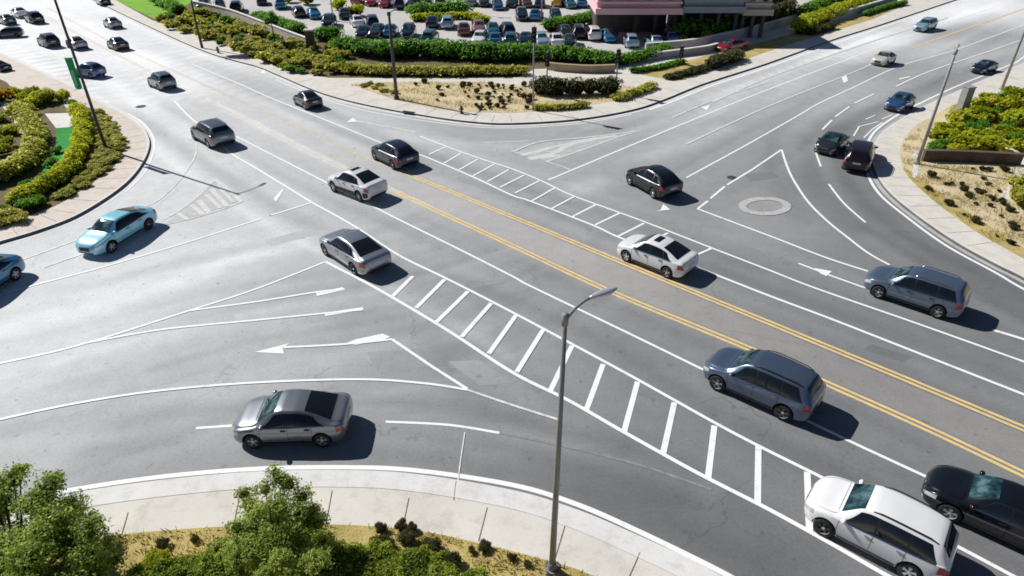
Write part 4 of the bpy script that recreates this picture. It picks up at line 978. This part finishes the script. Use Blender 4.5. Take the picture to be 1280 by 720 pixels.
def car_proto(kind):
    D = CARS[kind]; f = {k:pchip(D[k]) for k in ('top','belt','bot','wid','rw')}; L = D['L']; hb = L/2
    def section(x):
        zt,zs,zb,wd,rw = f['top'](x),f['belt'](x),f['bot'](x),f['wid'](x),f['rw'](x)
        zs = min(zs, zt-.03); h = max(zs-zb,.05); rw = min(rw, wd*.93)
        g = zt-zs; c = min(.075, g*.55)
        e = min(1,g/.25)
        sy,sz = wd*.955,zs
        ty,tz = rw,zt-c
        P = [(0,zb),(.55*wd,zb),(.86*wd,zb+.01),(.955*wd,zb+.05),(.985*wd,zb+.22*h),(wd,zb+.45*h),(wd*.998,zb+.62*h),(.985*wd,zb+.82*h),(sy,sz)]
        P.append((sy-.022*e-.004,sz+.012))
        for t in (.2,.4,.6,.8): P.append((sy-.024*e+(ty-sy+.024*e)*t+.03*e*math.sin(math.pi*t), sz+.012+(tz-sz-.012)*t))
        P += [(ty,tz),(ty*.95,zt-c*.52),(ty*.86,zt-c*.28),(ty*.65,zt-c*.1),(ty*.35,zt-c*.02),(0,zt)]
        return P
    NS = 9   # index of first greenhouse point
    def side(x,z):
        P = section(x)[3:15]
        for (a,b) in zip(P,P[1:]):
            if a[1] <= z <= b[1]+1e-9: return a[0]+(b[0]-a[0])*(z-a[1])/max(b[1]-a[1],1e-6)
        return P[-1][0] if z > P[-1][1] else P[0][0]
    def topz(x,y):
        P = section(x)[14:]; y = abs(y)
        for a,b in zip(P,P[1:]):
            if b[0] <= y <= a[0]+1e-9: return b[1]+(a[1]-b[1])*(y-b[0])/max(a[0]-b[0],1e-6)
        return P[0][1]
    def endx(y,z,s):
        a,b = s*hb*.55, s*hb
        def ins(x): return f['bot'](x)-.02 <= z <= f['top'](x) and abs(y) <= side(x,z)
        if ins(b): return b
        for _ in range(26):
            m = (a+b)/2
            if ins(m): a = m
            else: b = m
        return a
    # body
    xs = sorted(set([round(x,4) for x in np.linspace(-hb,hb,56)]+[round(p[0],4) for p in D['top']]+[round(s*(hb-d),4) for s in (-1,1) for d in (.008,.02,.04,.07,.11)]))
    xs = [x for i,x in enumerate(xs) if i == 0 or x-xs[i-1] > .006]
    V = []; Fc = []; n = 0
    for x in xs:
        P = section(x); ring = [(x,y,z) for y,z in P]+[(x,-y,z) for y,z in P[-2:0:-1]]; n = len(ring); V += ring
    for i in range(len(xs)-1):
        for k in range(n): Fc.append((i*n+k,(i+1)*n+k,(i+1)*n+(k+1)%n,i*n+(k+1)%n))
    Fc += [tuple(range(n)), tuple(reversed(range((len(xs)-1)*n,len(xs)*n)))]
    root = empty('car')
    body = mobj('body', V, Fc, None, root, True, [M['paint0'],M['liner']])
    bm = bmesh.new(); bm.from_mesh(body.data); bmesh.ops.recalc_face_normals(bm, faces=bm.faces); bm.to_mesh(body.data); bm.free()
    R = D['R']; wx = [D['fx']+D['wb']/2, D['fx']-D['wb']/2]
    cut = MB()
    for x in wx:
        for s in (-1,1):
            cut.tube([(x,s*.58,R+.02),(x,s*1.2,R+.02)], R+.065, 32, 1)
    co = cut.build('cutter', [M['paint0'],M['liner']])
    bm = bmesh.new(); bm.from_mesh(co.data); bmesh.ops.recalc_face_normals(bm, faces=bm.faces); bm.to_mesh(co.data); bm.free()
    md = body.modifiers.new('arches','BOOLEAN'); md.operation = 'DIFFERENCE'; md.object = co; md.solver = 'EXACT'
    dg = bpy.context.evaluated_depsgraph_get(); me = bpy.data.meshes.new_from_object(body.evaluated_get(dg))
    body.modifiers.clear(); body.data = me; bpy.data.objects.remove(co)
    me.polygons.foreach_set('use_smooth',[True]*len(me.polygons)); me.set_sharp_from_angle(angle=math.radians(38))
    # panels
    def grid(fn, nu, nv, name, mat, parent=None, thick=None):
        P = [fn(i/nu,j/nv) for j in range(nv+1) for i in range(nu+1)]
        q = [(j*(nu+1)+i,j*(nu+1)+i+1,(j+1)*(nu+1)+i+1,(j+1)*(nu+1)+i) for j in range(nv) for i in range(nu)]
        o = mobj(name, P, q, M[mat], parent or root, True)
        bm = bmesh.new(); bm.from_mesh(o.data); bm.normal_update()
        cen = Vector((0,0,.8))
        s = sum((fc.normal.dot(fc.calc_center_median()-cen) for fc in bm.faces))
        if s < 0: bmesh.ops.reverse_faces(bm, faces=bm.faces)
        bm.to_mesh(o.data); bm.free(); return o
    def panel_side(s, b, t, v0, v1, name, mat, off=.007, nu=10, nv=6):
        def fn(u,v):
            x = (b[0]+(b[1]-b[0])*u)*(1-v)+(t[0]+(t[1]-t[0])*u)*v
            P = section(x); zl,zh = P[9][1],P[14][1]; z = zl+(zh-zl)*(v0+(v1-v0)*v)
            return (x, s*(side(x,z)+off), z+.002)
        return grid(fn,nu,nv,name,mat)
    def panel_low(s, x0, x1, h0, h1, name, mat, off=.005, nu=8, nv=4, tap=0, parent=None):
        def fn(u,v):
            x = x0+(x1-x0)*u; P = section(x); zb,zs = P[3][1],P[8][1]; a,b = h0+tap*u, h1
            z = zb+(zs-zb)*(a+(b-a)*v); return (x,s*(side(x,z)+off),z)
        return grid(fn,nu,nv,name,mat,parent)
    def panel_top(x0,x1,k0,k1,name,mat,off=.008,nu=10,nv=8,parent=None,y0=-1,y1=1):
        def fn(u,v):
            x = x0+(x1-x0)*v; k = k0+(k1-k0)*v; y = (y0+(y1-y0)*u)*k*f['rw'](x)
            e = .01; nz = Vector((-(topz(x+e,y)-topz(x-e,y))/(2*e), 0, 1)).normalized()
            return Vector((x,y,topz(x,y)))+nz*off
        return grid(fn,nu,nv,name,mat,parent)
    def panel_end(s, y0,y1,z0,z1,name,mat,off=.006,nu=10,nv=4,parent=None):
        def fn(u,v):
            y = y0+(y1-y0)*u; z = z0+(z1-z0)*v; return (endx(y,z,s)+s*off,y,z)
        return grid(fn,nu,nv,name,mat,parent)
    panel_top(D['ws'][0],D['ws'][1],.93,.90,'windscreen','wglass')
    panel_top(D['rwin'][0],D['rwin'][1],.92,.88,'rear_window','glass')
    for s in (-1,1):
        panel_side(s,(D['qw'][0][0][0]-.03,D['sw'][0][0][1]+.03),(D['qw'][0][1][0]-.02,D['sw'][0][1][1]+.02),.02,.94,'window_surround','black',.004,24,6)
        for b,t in D['sw']: panel_side(s,b,t,.05,.90,'side_window','glass')
        for b,t in D['qw']: panel_side(s,b,t,.05,.90,'quarter_window','glass')
    hz = {'sedan':(.50,.74),'hatch':(.52,.76),'wagon':(.55,.78),'suv':(.58,.80)}[kind]
    for s in (-1,1):
        panel_low(s, hb-.42, hb-.045, .70,.97,'headlight','lampw',.006,tap=-.06)
        panel_low(s, -hb+.03, -hb+.36, .62,.96,'tail_light','lampr',.006)
    panel_end(1,-.34,.34,hz[0]-.08,hz[1]-.10,'grille','black')
    panel_end(1,-.5,.5,hz[0]-.24,hz[0]-.13,'lower_intake','black')
    panel_end(-1,-.62,.62,hz[0]-.22,hz[0]-.08,'rear_bumper_insert','black')
    panel_end(-1,-.26,.26,hz[1]-.02,hz[1]+.10,'rear_plate','plate',.012)
    panel_end(1,-.36,.36,hz[1]-.115,hz[1]-.085,'grille_bar','chrome',.012,nu=10,nv=1)
    for s in (-1,1): panel_end(1,*sorted((s*.52,s*.66)),hz[0]-.2,hz[0]-.12,'fog_lamp','lampw',.008,nu=3,nv=2)
    # seams, sills, trim, handles
    mb = MB()
    def seam(P):
        for (x0,z0),(x1,z1) in zip(P,P[1:]):
            for s in SS:
                a = Vector((x0,s*(side(x0,z0)+.0035),z0)); b = Vector((x1,s*(side(x1,z1)+.0035),z1))
                d = (b-a).normalized(); q = d.cross(Vector((0,s,0))).normalized()*.007
                mb.add([a-q,a+q,b+q,b-q],[(0,1,2,3),(3,2,1,0)])
    for SS in ((-1,),(1,)):
      mb = MB()
      for k,x in enumerate(D['seams']):
        P = section(x); zb,zs = P[3][1]+.08,P[8][1]
        seam([(x+(0 if k<2 else -.06*0),zb+(zs-zb)*t) for t in (0,.2,.4,.6,.8,1)])
      x0,x1 = D['seams'][0],D['seams'][2]
      seam([(x1+(x0-x1)*t, section(x1+(x0-x1)*t)[3][1]+.08) for t in np.linspace(0,1,9)])
      mb.build('door_seam', M['black'], root)
    mb = MB()
    # bonnet and boot shut lines
    for xx,kk in ((D['ws'][0]+.10,.93),):
        P = [(xx,y*kk*f['rw'](xx)) for y in np.linspace(-1,1,13)]
        for (xa,ya),(xb,yb) in zip(P,P[1:]):
            a = Vector((xa,ya,topz(xa,ya)+.004)); b = Vector((xb,yb,topz(xb,yb)+.004)); q = Vector((.012,0,0))
            mb.add([a-q,a+q,b+q,b-q],[(0,1,2,3),(3,2,1,0)])
    for s in (-1,1):
        X = np.linspace(D['ws'][0]+.1,hb-.3,9)
        for xa,xb in zip(X,X[1:]):
            ya,yb = s*f['rw'](xa)*.97,s*f['rw'](xb)*.97
            a = Vector((xa,ya,topz(xa,ya)+.004)); b = Vector((xb,yb,topz(xb,yb)+.004)); q = Vector((0,.006,0))
            mb.add([a-q,a+q,b+q,b-q],[(0,1,2,3),(3,2,1,0)])
    mb.build('bonnet_seam', M['black'], root)
    for s in (-1,1):
        panel_low(s, wx[1]+R+.08, wx[0]-R-.08, .02,.17,'sill','black',.006,nu=12)
        def fn(u,v,s=s):
            x = D['sw'][0][0][1]+.02+(D['qw'][0][0][0]-D['sw'][0][0][1]-.02)*u; P = section(x); z = P[9][1]-.012+.026*v; return (x,s*(side(x,z)+.009),z)
        grid(fn,14,1,'window_trim','chrome')
        for x in (D['seams'][1]+.16, D['seams'][2]+.16):
            z = section(x)[8][1]-.09; mh = MB(); mh.box((x,s*(side(x,z)+.018),z),(.2,.03,.035)); mh.build('door_handle', M['black'] if kind!='suv' else M['chrome'], root)
        x = D['sw'][0][0][1]-.06; z = section(x)[9][1]+.09; mm = MB()
        mm.ball((x,s*(side(x,z)+.10),z-.01),(.09,.115,.075),0,12,8); mm.box((x,s*(side(x,z)+.03),z-.04),(.09,.14,.06))
        mo = mm.build('mirror', [M['paint0']], root, True)
        if D['rails']:
            mr = MB(); X = np.linspace(.25,-1.75,9)
            mr.tube([(x,s*(f['rw'](x)*.93),topz(x,f['rw'](x)*.93)+(.055 if 0<i<8 else .0)) for i,x in enumerate(X)],.02,6)
            mr.build('roof_rail', M['chrome'] if kind == 'wagon' else M['black'], root, True)
    # wheels
    ty = MB(); tw = .215
    pr = [(.62*R,-tw/2),(.9*R,-tw/2),(.98*R,-tw/2+.02),(R,-tw/2+.05),(R,tw/2-.05),(.98*R,tw/2-.02),(.9*R,tw/2),(.62*R,tw/2)]
    n = 28; V = []; Fc = []
    for k in range(n):
        a = 2*math.pi*k/n
        for r,y in pr: V.append((r*math.cos(a),y,r*math.sin(a)))
    m = len(pr)
    for k in range(n):
        for j in range(m-1): Fc.append((k*m+j,((k+1)%n)*m+j,((k+1)%n)*m+j+1,k*m+j+1))
    ty.add(V,Fc)
    rim = MB(); ro = .70*R
    rim.tube([(0,-.05,0),(0,.045,0)],ro,24,1)
    V = []; Fc = []
    for k in range(24):
        a = 2*math.pi*k/24
        for r,y in ((ro*.88,.06),(ro*.9,.095),(ro*1.0,.10),(ro*1.01,.05)): V.append((r*math.cos(a),y,r*math.sin(a)))
    for k in range(24):
        for j in range(3): Fc.append((k*4+j,k*4+j+1,((k+1)%24)*4+j+1,((k+1)%24)*4+j))
    rim.add(V,Fc,0)
    for k in range(5):
        for dd in (-.13,.13):
            a = 2*math.pi*k/5+.3; u = Vector((math.cos(a),0,math.sin(a))); t = Vector((-math.sin(a),0,math.cos(a)))
            p0 = u*.05*R/.34+Vector((0,.085,0))+t*dd*.1*R; p1 = u*ro*.93+Vector((0,.085,0))+t*dd*ro*.9; wdt = .036
            rim.add([p0-t*wdt*.8,p0+t*wdt*.8,p1+t*wdt,p1-t*wdt],[(0,1,2,3),(3,2,1,0)],0)
    rim.ball((0,.08,0),(.06,.02,.06),0,10,5)
    tm = ty.build('wheel', M['rubber'], None, True).data; rm = rim.build('rim', [M['alloy'],M['alloyd']], None).data
    for o in [o for o in COL.objects if o.data in (tm,rm)]: bpy.data.objects.remove(o)
    for x in wx:
        for s in (-1,1):
            wo = bpy.data.objects.new('wheel',tm); COL.objects.link(wo); wo.parent = root; wo.location = (x,s*(f['wid'](x)-tw/2-.012),R-.004); wo.rotation_euler = (0,0,0 if s > 0 else math.pi)
            r2 = bpy.data.objects.new('rim',rm); COL.objects.link(r2); r2.parent = wo
    # extra roof pieces used by single cars
    hv = np.array([tuple(v.co) for v in body.data.vertices])
    index_kids(root)
    return dict(root=root, hull=hv, panel_top=panel_top, panel_low=panel_low, D=D, first=True, f=f)
M['paint0'] = carpaint('car_paint', (.3,.3,.3))
PAINT = {}
PCOL = {'silver':((.25,.265,.29),.6,.3),'greyblue':((.13,.18,.26),.65,.28),'black':((.006,.007,.010),.1,.2),'white':((.82,.82,.82),0,.3),'slate':((.17,.225,.31),.65,.28),
 'grey':((.36,.38,.41),.7,.3),'lightblue':((.30,.70,.86),.05,.3),'blue':((.02,.16,.34),.3,.26),'darkgrey':((.035,.04,.045),.4,.28),'midblue':((.035,.10,.24),.35,.26),
 'steel':((.17,.195,.22),.6,.28),'cream':((.62,.60,.52),.1,.3),'maroon':((.022,.008,.012),.3,.26),'navy':((.012,.018,.045),.3,.26),'teal':((.03,.16,.2),.3,.26),'red':((.3,.015,.03),.1,.28),'pink':((.36,.13,.14),.2,.3),'brown':((.14,.06,.045),.3,.3),
 'yellow':((.6,.35,.03),.1,.3),'paleblue':((.35,.5,.62),.3,.28)}
def paint(c):
    if c not in PAINT: PAINT[c] = carpaint('car_paint_'+c, *PCOL[c])
    return PAINT[c]
PR = {k:car_proto(k) for k in CARS}
FAR = {'body','window_surround','windscreen','rear_window','side_window','quarter_window','wheel','tail_light','headlight'}
NICE = {'sedan':'sedan','suv':'SUV','wagon':'estate car','hatch':'hatchback'}
def paint_all(root, m):
    for ch in KIDSOF(root):
        nm = ch.name.split('.')[0]
        if nm in ('body','mirror') and ch.material_slots:
            ch.material_slots[0].link = 'OBJECT'; ch.material_slots[0].material = m
CH = {}
def KIDSOF(o): return CH.get(o.name, [])
def new_car(kind, col, label, group=None, keep=None, extra=None):
    p = PR[kind]
    root = p['root'].copy(); COL.objects.link(root); root.name = 'car'; ch = []
    for c in KIDS[p['root'].name]:
        if keep and c.name.split('.')[0] not in keep: continue
        q = c.copy(); COL.objects.link(q); q.parent = root; ch.append(q)
        if not keep:
            for g in KIDS[c.name]:
                r = g.copy(); COL.objects.link(r); r.parent = q
    CH[root.name] = ch
    paint_all(root, paint(col)); tag(root, label, 'car', group)
    return root
def head(px):
    a = gp(px[0],px[1]); b = gp(px[2],px[3]); d = a-b; return math.atan2(d.y,d.x)
def zf(a): return 1+(a-1)*.3 if a > 1 else a
def put_bbox(root, kind, box, hd, lim=(.92,1.05), lim2=(.97,1.09)):
    """find the spot, length and height at which the car fills the given frame of the photo"""
    hv = PR[kind]['hull']; a = head(hd); c,s = math.cos(a),math.sin(a); Rm = np.array([[c,-s,0],[s,c,0],[0,0,1]])
    T = np.array([(box[0]+box[2])/2,(box[1]+box[3])/2,box[2]-box[0],box[3]-box[1]],float)
    def ev(p):
        q = proj(hv*np.array([p[2],p[3],zf(p[3])])@Rm.T+np.array([p[0],p[1],0])); x0,y0 = q.min(0); x1,y1 = q.max(0)
        return np.array([(x0+x1)/2,(y0+y1)/2,x1-x0,y1-y0]), (x0,y0,x1,y1)
    g0 = gp((box[0]+box[2])/2, box[1]*.35+box[3]*.65); p = np.array([g0.x,g0.y,1.0,1.0])
    for it in range(30):
        e,_ = ev(p); r = T-e; J = np.zeros((4,4))
        for i in range(4):
            d = np.zeros(4); d[i] = .02; J[:,i] = (ev(p+d)[0]-e)/.02
        st = np.linalg.lstsq(J,r,rcond=None)[0]
        p[:2] += np.clip(st[:2],-3,3); p[2:] += np.clip(st[2:],-.05,.05)
        p[2] = min(max(p[2],lim[0]),lim[1]); p[3] = min(max(p[3],lim2[0],p[2]*.94),lim2[1])
        # with the size held, bring the middle of the frame home
        e,_ = ev(p); r = (T-e)[:2]; st = np.linalg.solve(np.stack([(ev(p+np.eye(4)[i]*.02)[0]-e)[:2]/.02 for i in (0,1)],1), r); p[:2] += np.clip(st,-3,3)
    root.location = (p[0],p[1],.004); root.rotation_euler = (0,0,a); root.scale = (p[2],p[3],zf(p[3]))
    CARLOG.append((root['label'][:30], p[2:].round(3), [round(float(v)) for v in ev(p)[1]], box))
CARLOG = []
def car(kind, col, label, box, hd, **kw):
    r = new_car(kind, col, label, kw.get('group'), kw.get('keep')); put_bbox(r, kind, box, hd, **({'lim':(.87,.95)} if label.startswith('white SUV') else {'lim':(.70,1.0),'lim2':(.76,.92)} if box[3] < 145 or 'sedan in the bend' in label else {})); return r
# near traffic
car('sedan','silver','silver sedan turning left, alone in the near curved lane', (290,484,442,557), (318,554,405,552))
car('suv','greyblue','dark blue grey SUV beside the double yellow line', (876,429,1036,531), (898,487,989,528))
car('suv','white','white SUV standing over the crosswalk end at the bottom right', (1010,597,1194,728), (1041,666,1150,722))
c_ = new_car('sedan','black','black sedan cut by the right edge at the bottom right'); a_ = head((1041,666,1150,722))
fw = gp(1182,648); c_.rotation_euler = (0,0,a_); dv = Vector((math.cos(a_),math.sin(a_),0)); nv = Vector((-dv.y,dv.x,0))
c_.location = fw-dv*1.40-nv*.80 if nv.y < 0 else fw-dv*1.40+nv*.80
c_.location.z = .004
car('wagon','slate','slate blue estate car with roof rails in the right hand turn lane', (1080,328,1214,401), (1103.7,372.8,1179.7,398.4))
wcar = car('sedan','white','white sedan with dark sunroof crossing the far crosswalk', (769,290,876,349), (785,325,840,347))
car('hatch','black','black hatchback driving up past the far crosswalk', (778,200,858,252), (787,229,826,251))
car('sedan','grey','silver grey sedan at the start of the near crosswalk', (397,285,491,344), (405,310,445,336))
pcar = car('sedan','white','white sedan with dark lower panels and sunroof on the main road', (408,202,486,258), (414,237,446,249))
car('suv','steel','dark SUV with roof rack and bright side near the left hatched triangle', (238,141,293,188), (242,173,260,183))
car('suv','steel','dark SUV with pale bonnet on the main road at upper left', (184,87,221,113), (184,104,206,113))
car('sedan','lightblue','light blue car driving off left beside the curved pavement', (104,254,187,321), (120,312,165,285))
c_ = new_car('sedan','blue','blue car cut by the left edge of the photo'); a_ = head((120,312,165,285)); c_.rotation_euler = (0,0,a_+.15); c_.location = gp(-22,366); c_.location.z = .004
car('sedan','darkgrey','dark car with pale roof alone in the far left turning lane', (366,111,404,137), (372,124,396,136))
car('hatch','navy','dark navy car passing the start of the far crosswalk', (463,172,525,212), (470,190,500,205))
car('hatch','midblue','blue hatchback coming down the right hand turn lane', (1108,112,1143,141), (1114,134,1135,124))
car('sedan','darkgrey','dark grey sedan in the bend left of the maroon SUV', (1022,165,1058,192), (1026,186,1047,172))
car('suv','maroon','dark maroon SUV seen from behind in the right hand bend', (1056,174,1092,215), (1076,180,1066,208))
car('sedan','cream','cream coloured car with dark glass on the far right road', (1089,63,1121,82), (1092,77,1115,68))
car('sedan','navy','dark blue sedan near the right edge on the far road', (1213,74,1249,92), (1218,88,1244,80))
car('wagon','paleblue','pale blue estate car nearest the far kerb at the top right', (1128,18,1186,42), (1134,40,1180,24))
# distant traffic, upper left
for kind,col,lab,box,hd in (
 ('sedan','darkgrey','dark car with bright bonnet right of the leaning lamp post, lower of two',(135,44,160,64),(137,60,152,66)),
 ('sedan','silver','silver car with dark glass right of the leaning lamp post, upper of two',(129,19,153,37),(131,33,146,39)),
 ('sedan','black','black car at the top edge right of the leaning lamp post',(122,-6,137,7),(124,3,134,8)),
 ('sedan','silver','silver topped car just behind the leaning lamp post',(84,42,108,64),(86,58,100,64)),
 ('suv','darkgrey','dark SUV with pale bonnet left of the leaning lamp post',(49,39,73,60),(52,56,66,61)),
 ('suv','black','black SUV in the upper left traffic above the dark SUV',(33,13,53,29),(35,26,48,30)),
 ('sedan','white','white fronted car left of the black SUV in the upper left traffic',(17,8,32,22),(19,18,29,22)),
 ('sedan','darkgrey','dark car near the left edge above the long dark car',(0,18,18,30),(2,27,14,31)),
 ('wagon','navy','long dark car crossing at the left edge',(-8,34,30,46),(-4,43,26,41)),
 ('sedan','black','black car at the left edge above the golden bush',(-18,76,13,89),(-14,84,8,88)),
 ('hatch','midblue','blue car beside the green banner on the dark lamp post',(97,74,128,99),(101,95,120,97))):
    car(kind,col,lab,box,hd)
# the red car on the entrance lane
car('sedan','red','red car on the entrance lane below the mauve wall',(893,49,936,64),(896,61,932,54))
# sunroofs
def sunroof(root, x0, x1):
    o = PR['sedan']['panel_top'](x0,x1,.55,.55,'sunroof','glass',.006,6,4,root)
pcar.scale.z *= 1.10
for r in (wcar,pcar): sunroof(r,.1,-.28)

for s_ in (-1,1):
    PR['sedan']['panel_low'](s_,1.86,2.24,.05,.62,'front_corner_panel','black',.008,parent=pcar)
    PR['sedan']['panel_low'](s_,-.95,.98,.16,.44,'side_stripe','black',.008,nu=16,parent=pcar)
    PR['sedan']['panel_low'](s_,-2.2,-1.80,.1,.55,'rear_corner_panel','black',.008,parent=pcar)
# ------------------------------------------------------------------ parked cars
ROWS = [
 ('front row behind the hedge', 52, -90, [(455,'navy','sedan',46),(472,'darkgrey','hatch',45),(489,'blue','sedan',44),(511,'navy','suv',46),(538,'teal','wagon',52),(600,'white','hatch',54),(619,'blue','sedan',55),(638,'teal','hatch',55),(657,'navy','sedan',55),(676,'paleblue','hatch',56),(695,'white','sedan',56),(712,'darkgrey','sedan',57)]),
 ('left row of the car park', 0, -75, [(256,'teal','hatch',11),(276,'darkgrey','suv',13),(297,'black','suv',14),(328,'navy','sedan',5),(352,'blue','sedan',10),(374,'darkgrey','hatch',20),(393,'blue','sedan',22),(412,'navy','suv',33),(432,'darkgrey','sedan',22),(447,'white','sedan',32),(466,'navy','suv',33)]),
 ('second car park row', 0, -90, [(541,'navy','sedan',33),(560,'paleblue','suv',34),(580,'brown','sedan',42),(598,'pink','hatch',40),(616,'teal','sedan',42),(634,'navy','suv',43)]),
 ('third car park row', 0, -90, [(652,'navy','suv',24),(669,'blue','sedan',24),(694,'navy','wagon',25),(622,'midblue','sedan',11)]),
 ('top row of the car park', 0, -90, [(449,'pink','sedan',4),(466,'red','hatch',6),(484,'red','sedan',8),(500,'navy','suv',10),(517,'darkgrey','sedan',9),(534,'navy','hatch',6),(552,'darkgrey','suv',5),(590,'silver','sedan',6),(606,'darkgrey','suv',7),(640,'darkgrey','sedan',8),(657,'brown','hatch',8),(675,'navy','sedan',8),(696,'yellow','hatch',7),(711,'teal','sedan',9),(727,'blue','sedan',8)]),
 ('row below the pink building', 0, -90, [(706,'maroon','sedan',45),(723,'maroon','suv',46),(741,'white','suv',48),(760,'blue','sedan',50),(788,'paleblue','hatch',57),(818,'paleblue','sedan',59),(833,'midblue','suv',53)]),
]
ORD = ['first','second','third','fourth','fifth','sixth','seventh','eighth','ninth','tenth','eleventh','twelfth','thirteenth','fourteenth','fifteenth','sixteenth']
CN = {'darkgrey':'dark grey','silver':'silver','navy':'navy','teal':'teal','white':'white','blue':'blue','paleblue':'pale blue','black':'black','brown':'brown','pink':'pink red','midblue':'mid blue','red':'red','yellow':'yellow','maroon':'maroon'}
rq = random.Random(3)
for rn,_,ang,lst in ROWS:
    order = sorted(range(len(lst)), key=lambda i: lst[i][0])
    for rank,i in enumerate(order):
        x,col,kind,y = lst[i]
        r = new_car(kind,col,'parked %s %s, %s from left in the %s' % (CN[col],NICE[kind],ORD[rank],rn), 'parked cars beyond the hedge', FAR)
        p = gp(x,y,KH+.006); r.location = p; r.rotation_euler = (0,0,math.radians(ang+rq.choice((0,180))+rq.uniform(-9,9))); r.scale = (.94,)*3
# remove the untouched first models
for k in PR:
    r = PR[k]['root']
    for c in KIDS[r.name]:
        for g_ in KIDS[c.name]: bpy.data.objects.remove(g_)
        bpy.data.objects.remove(c)
    bpy.data.objects.remove(r)
for q in CARLOG: print('CAR', *q)
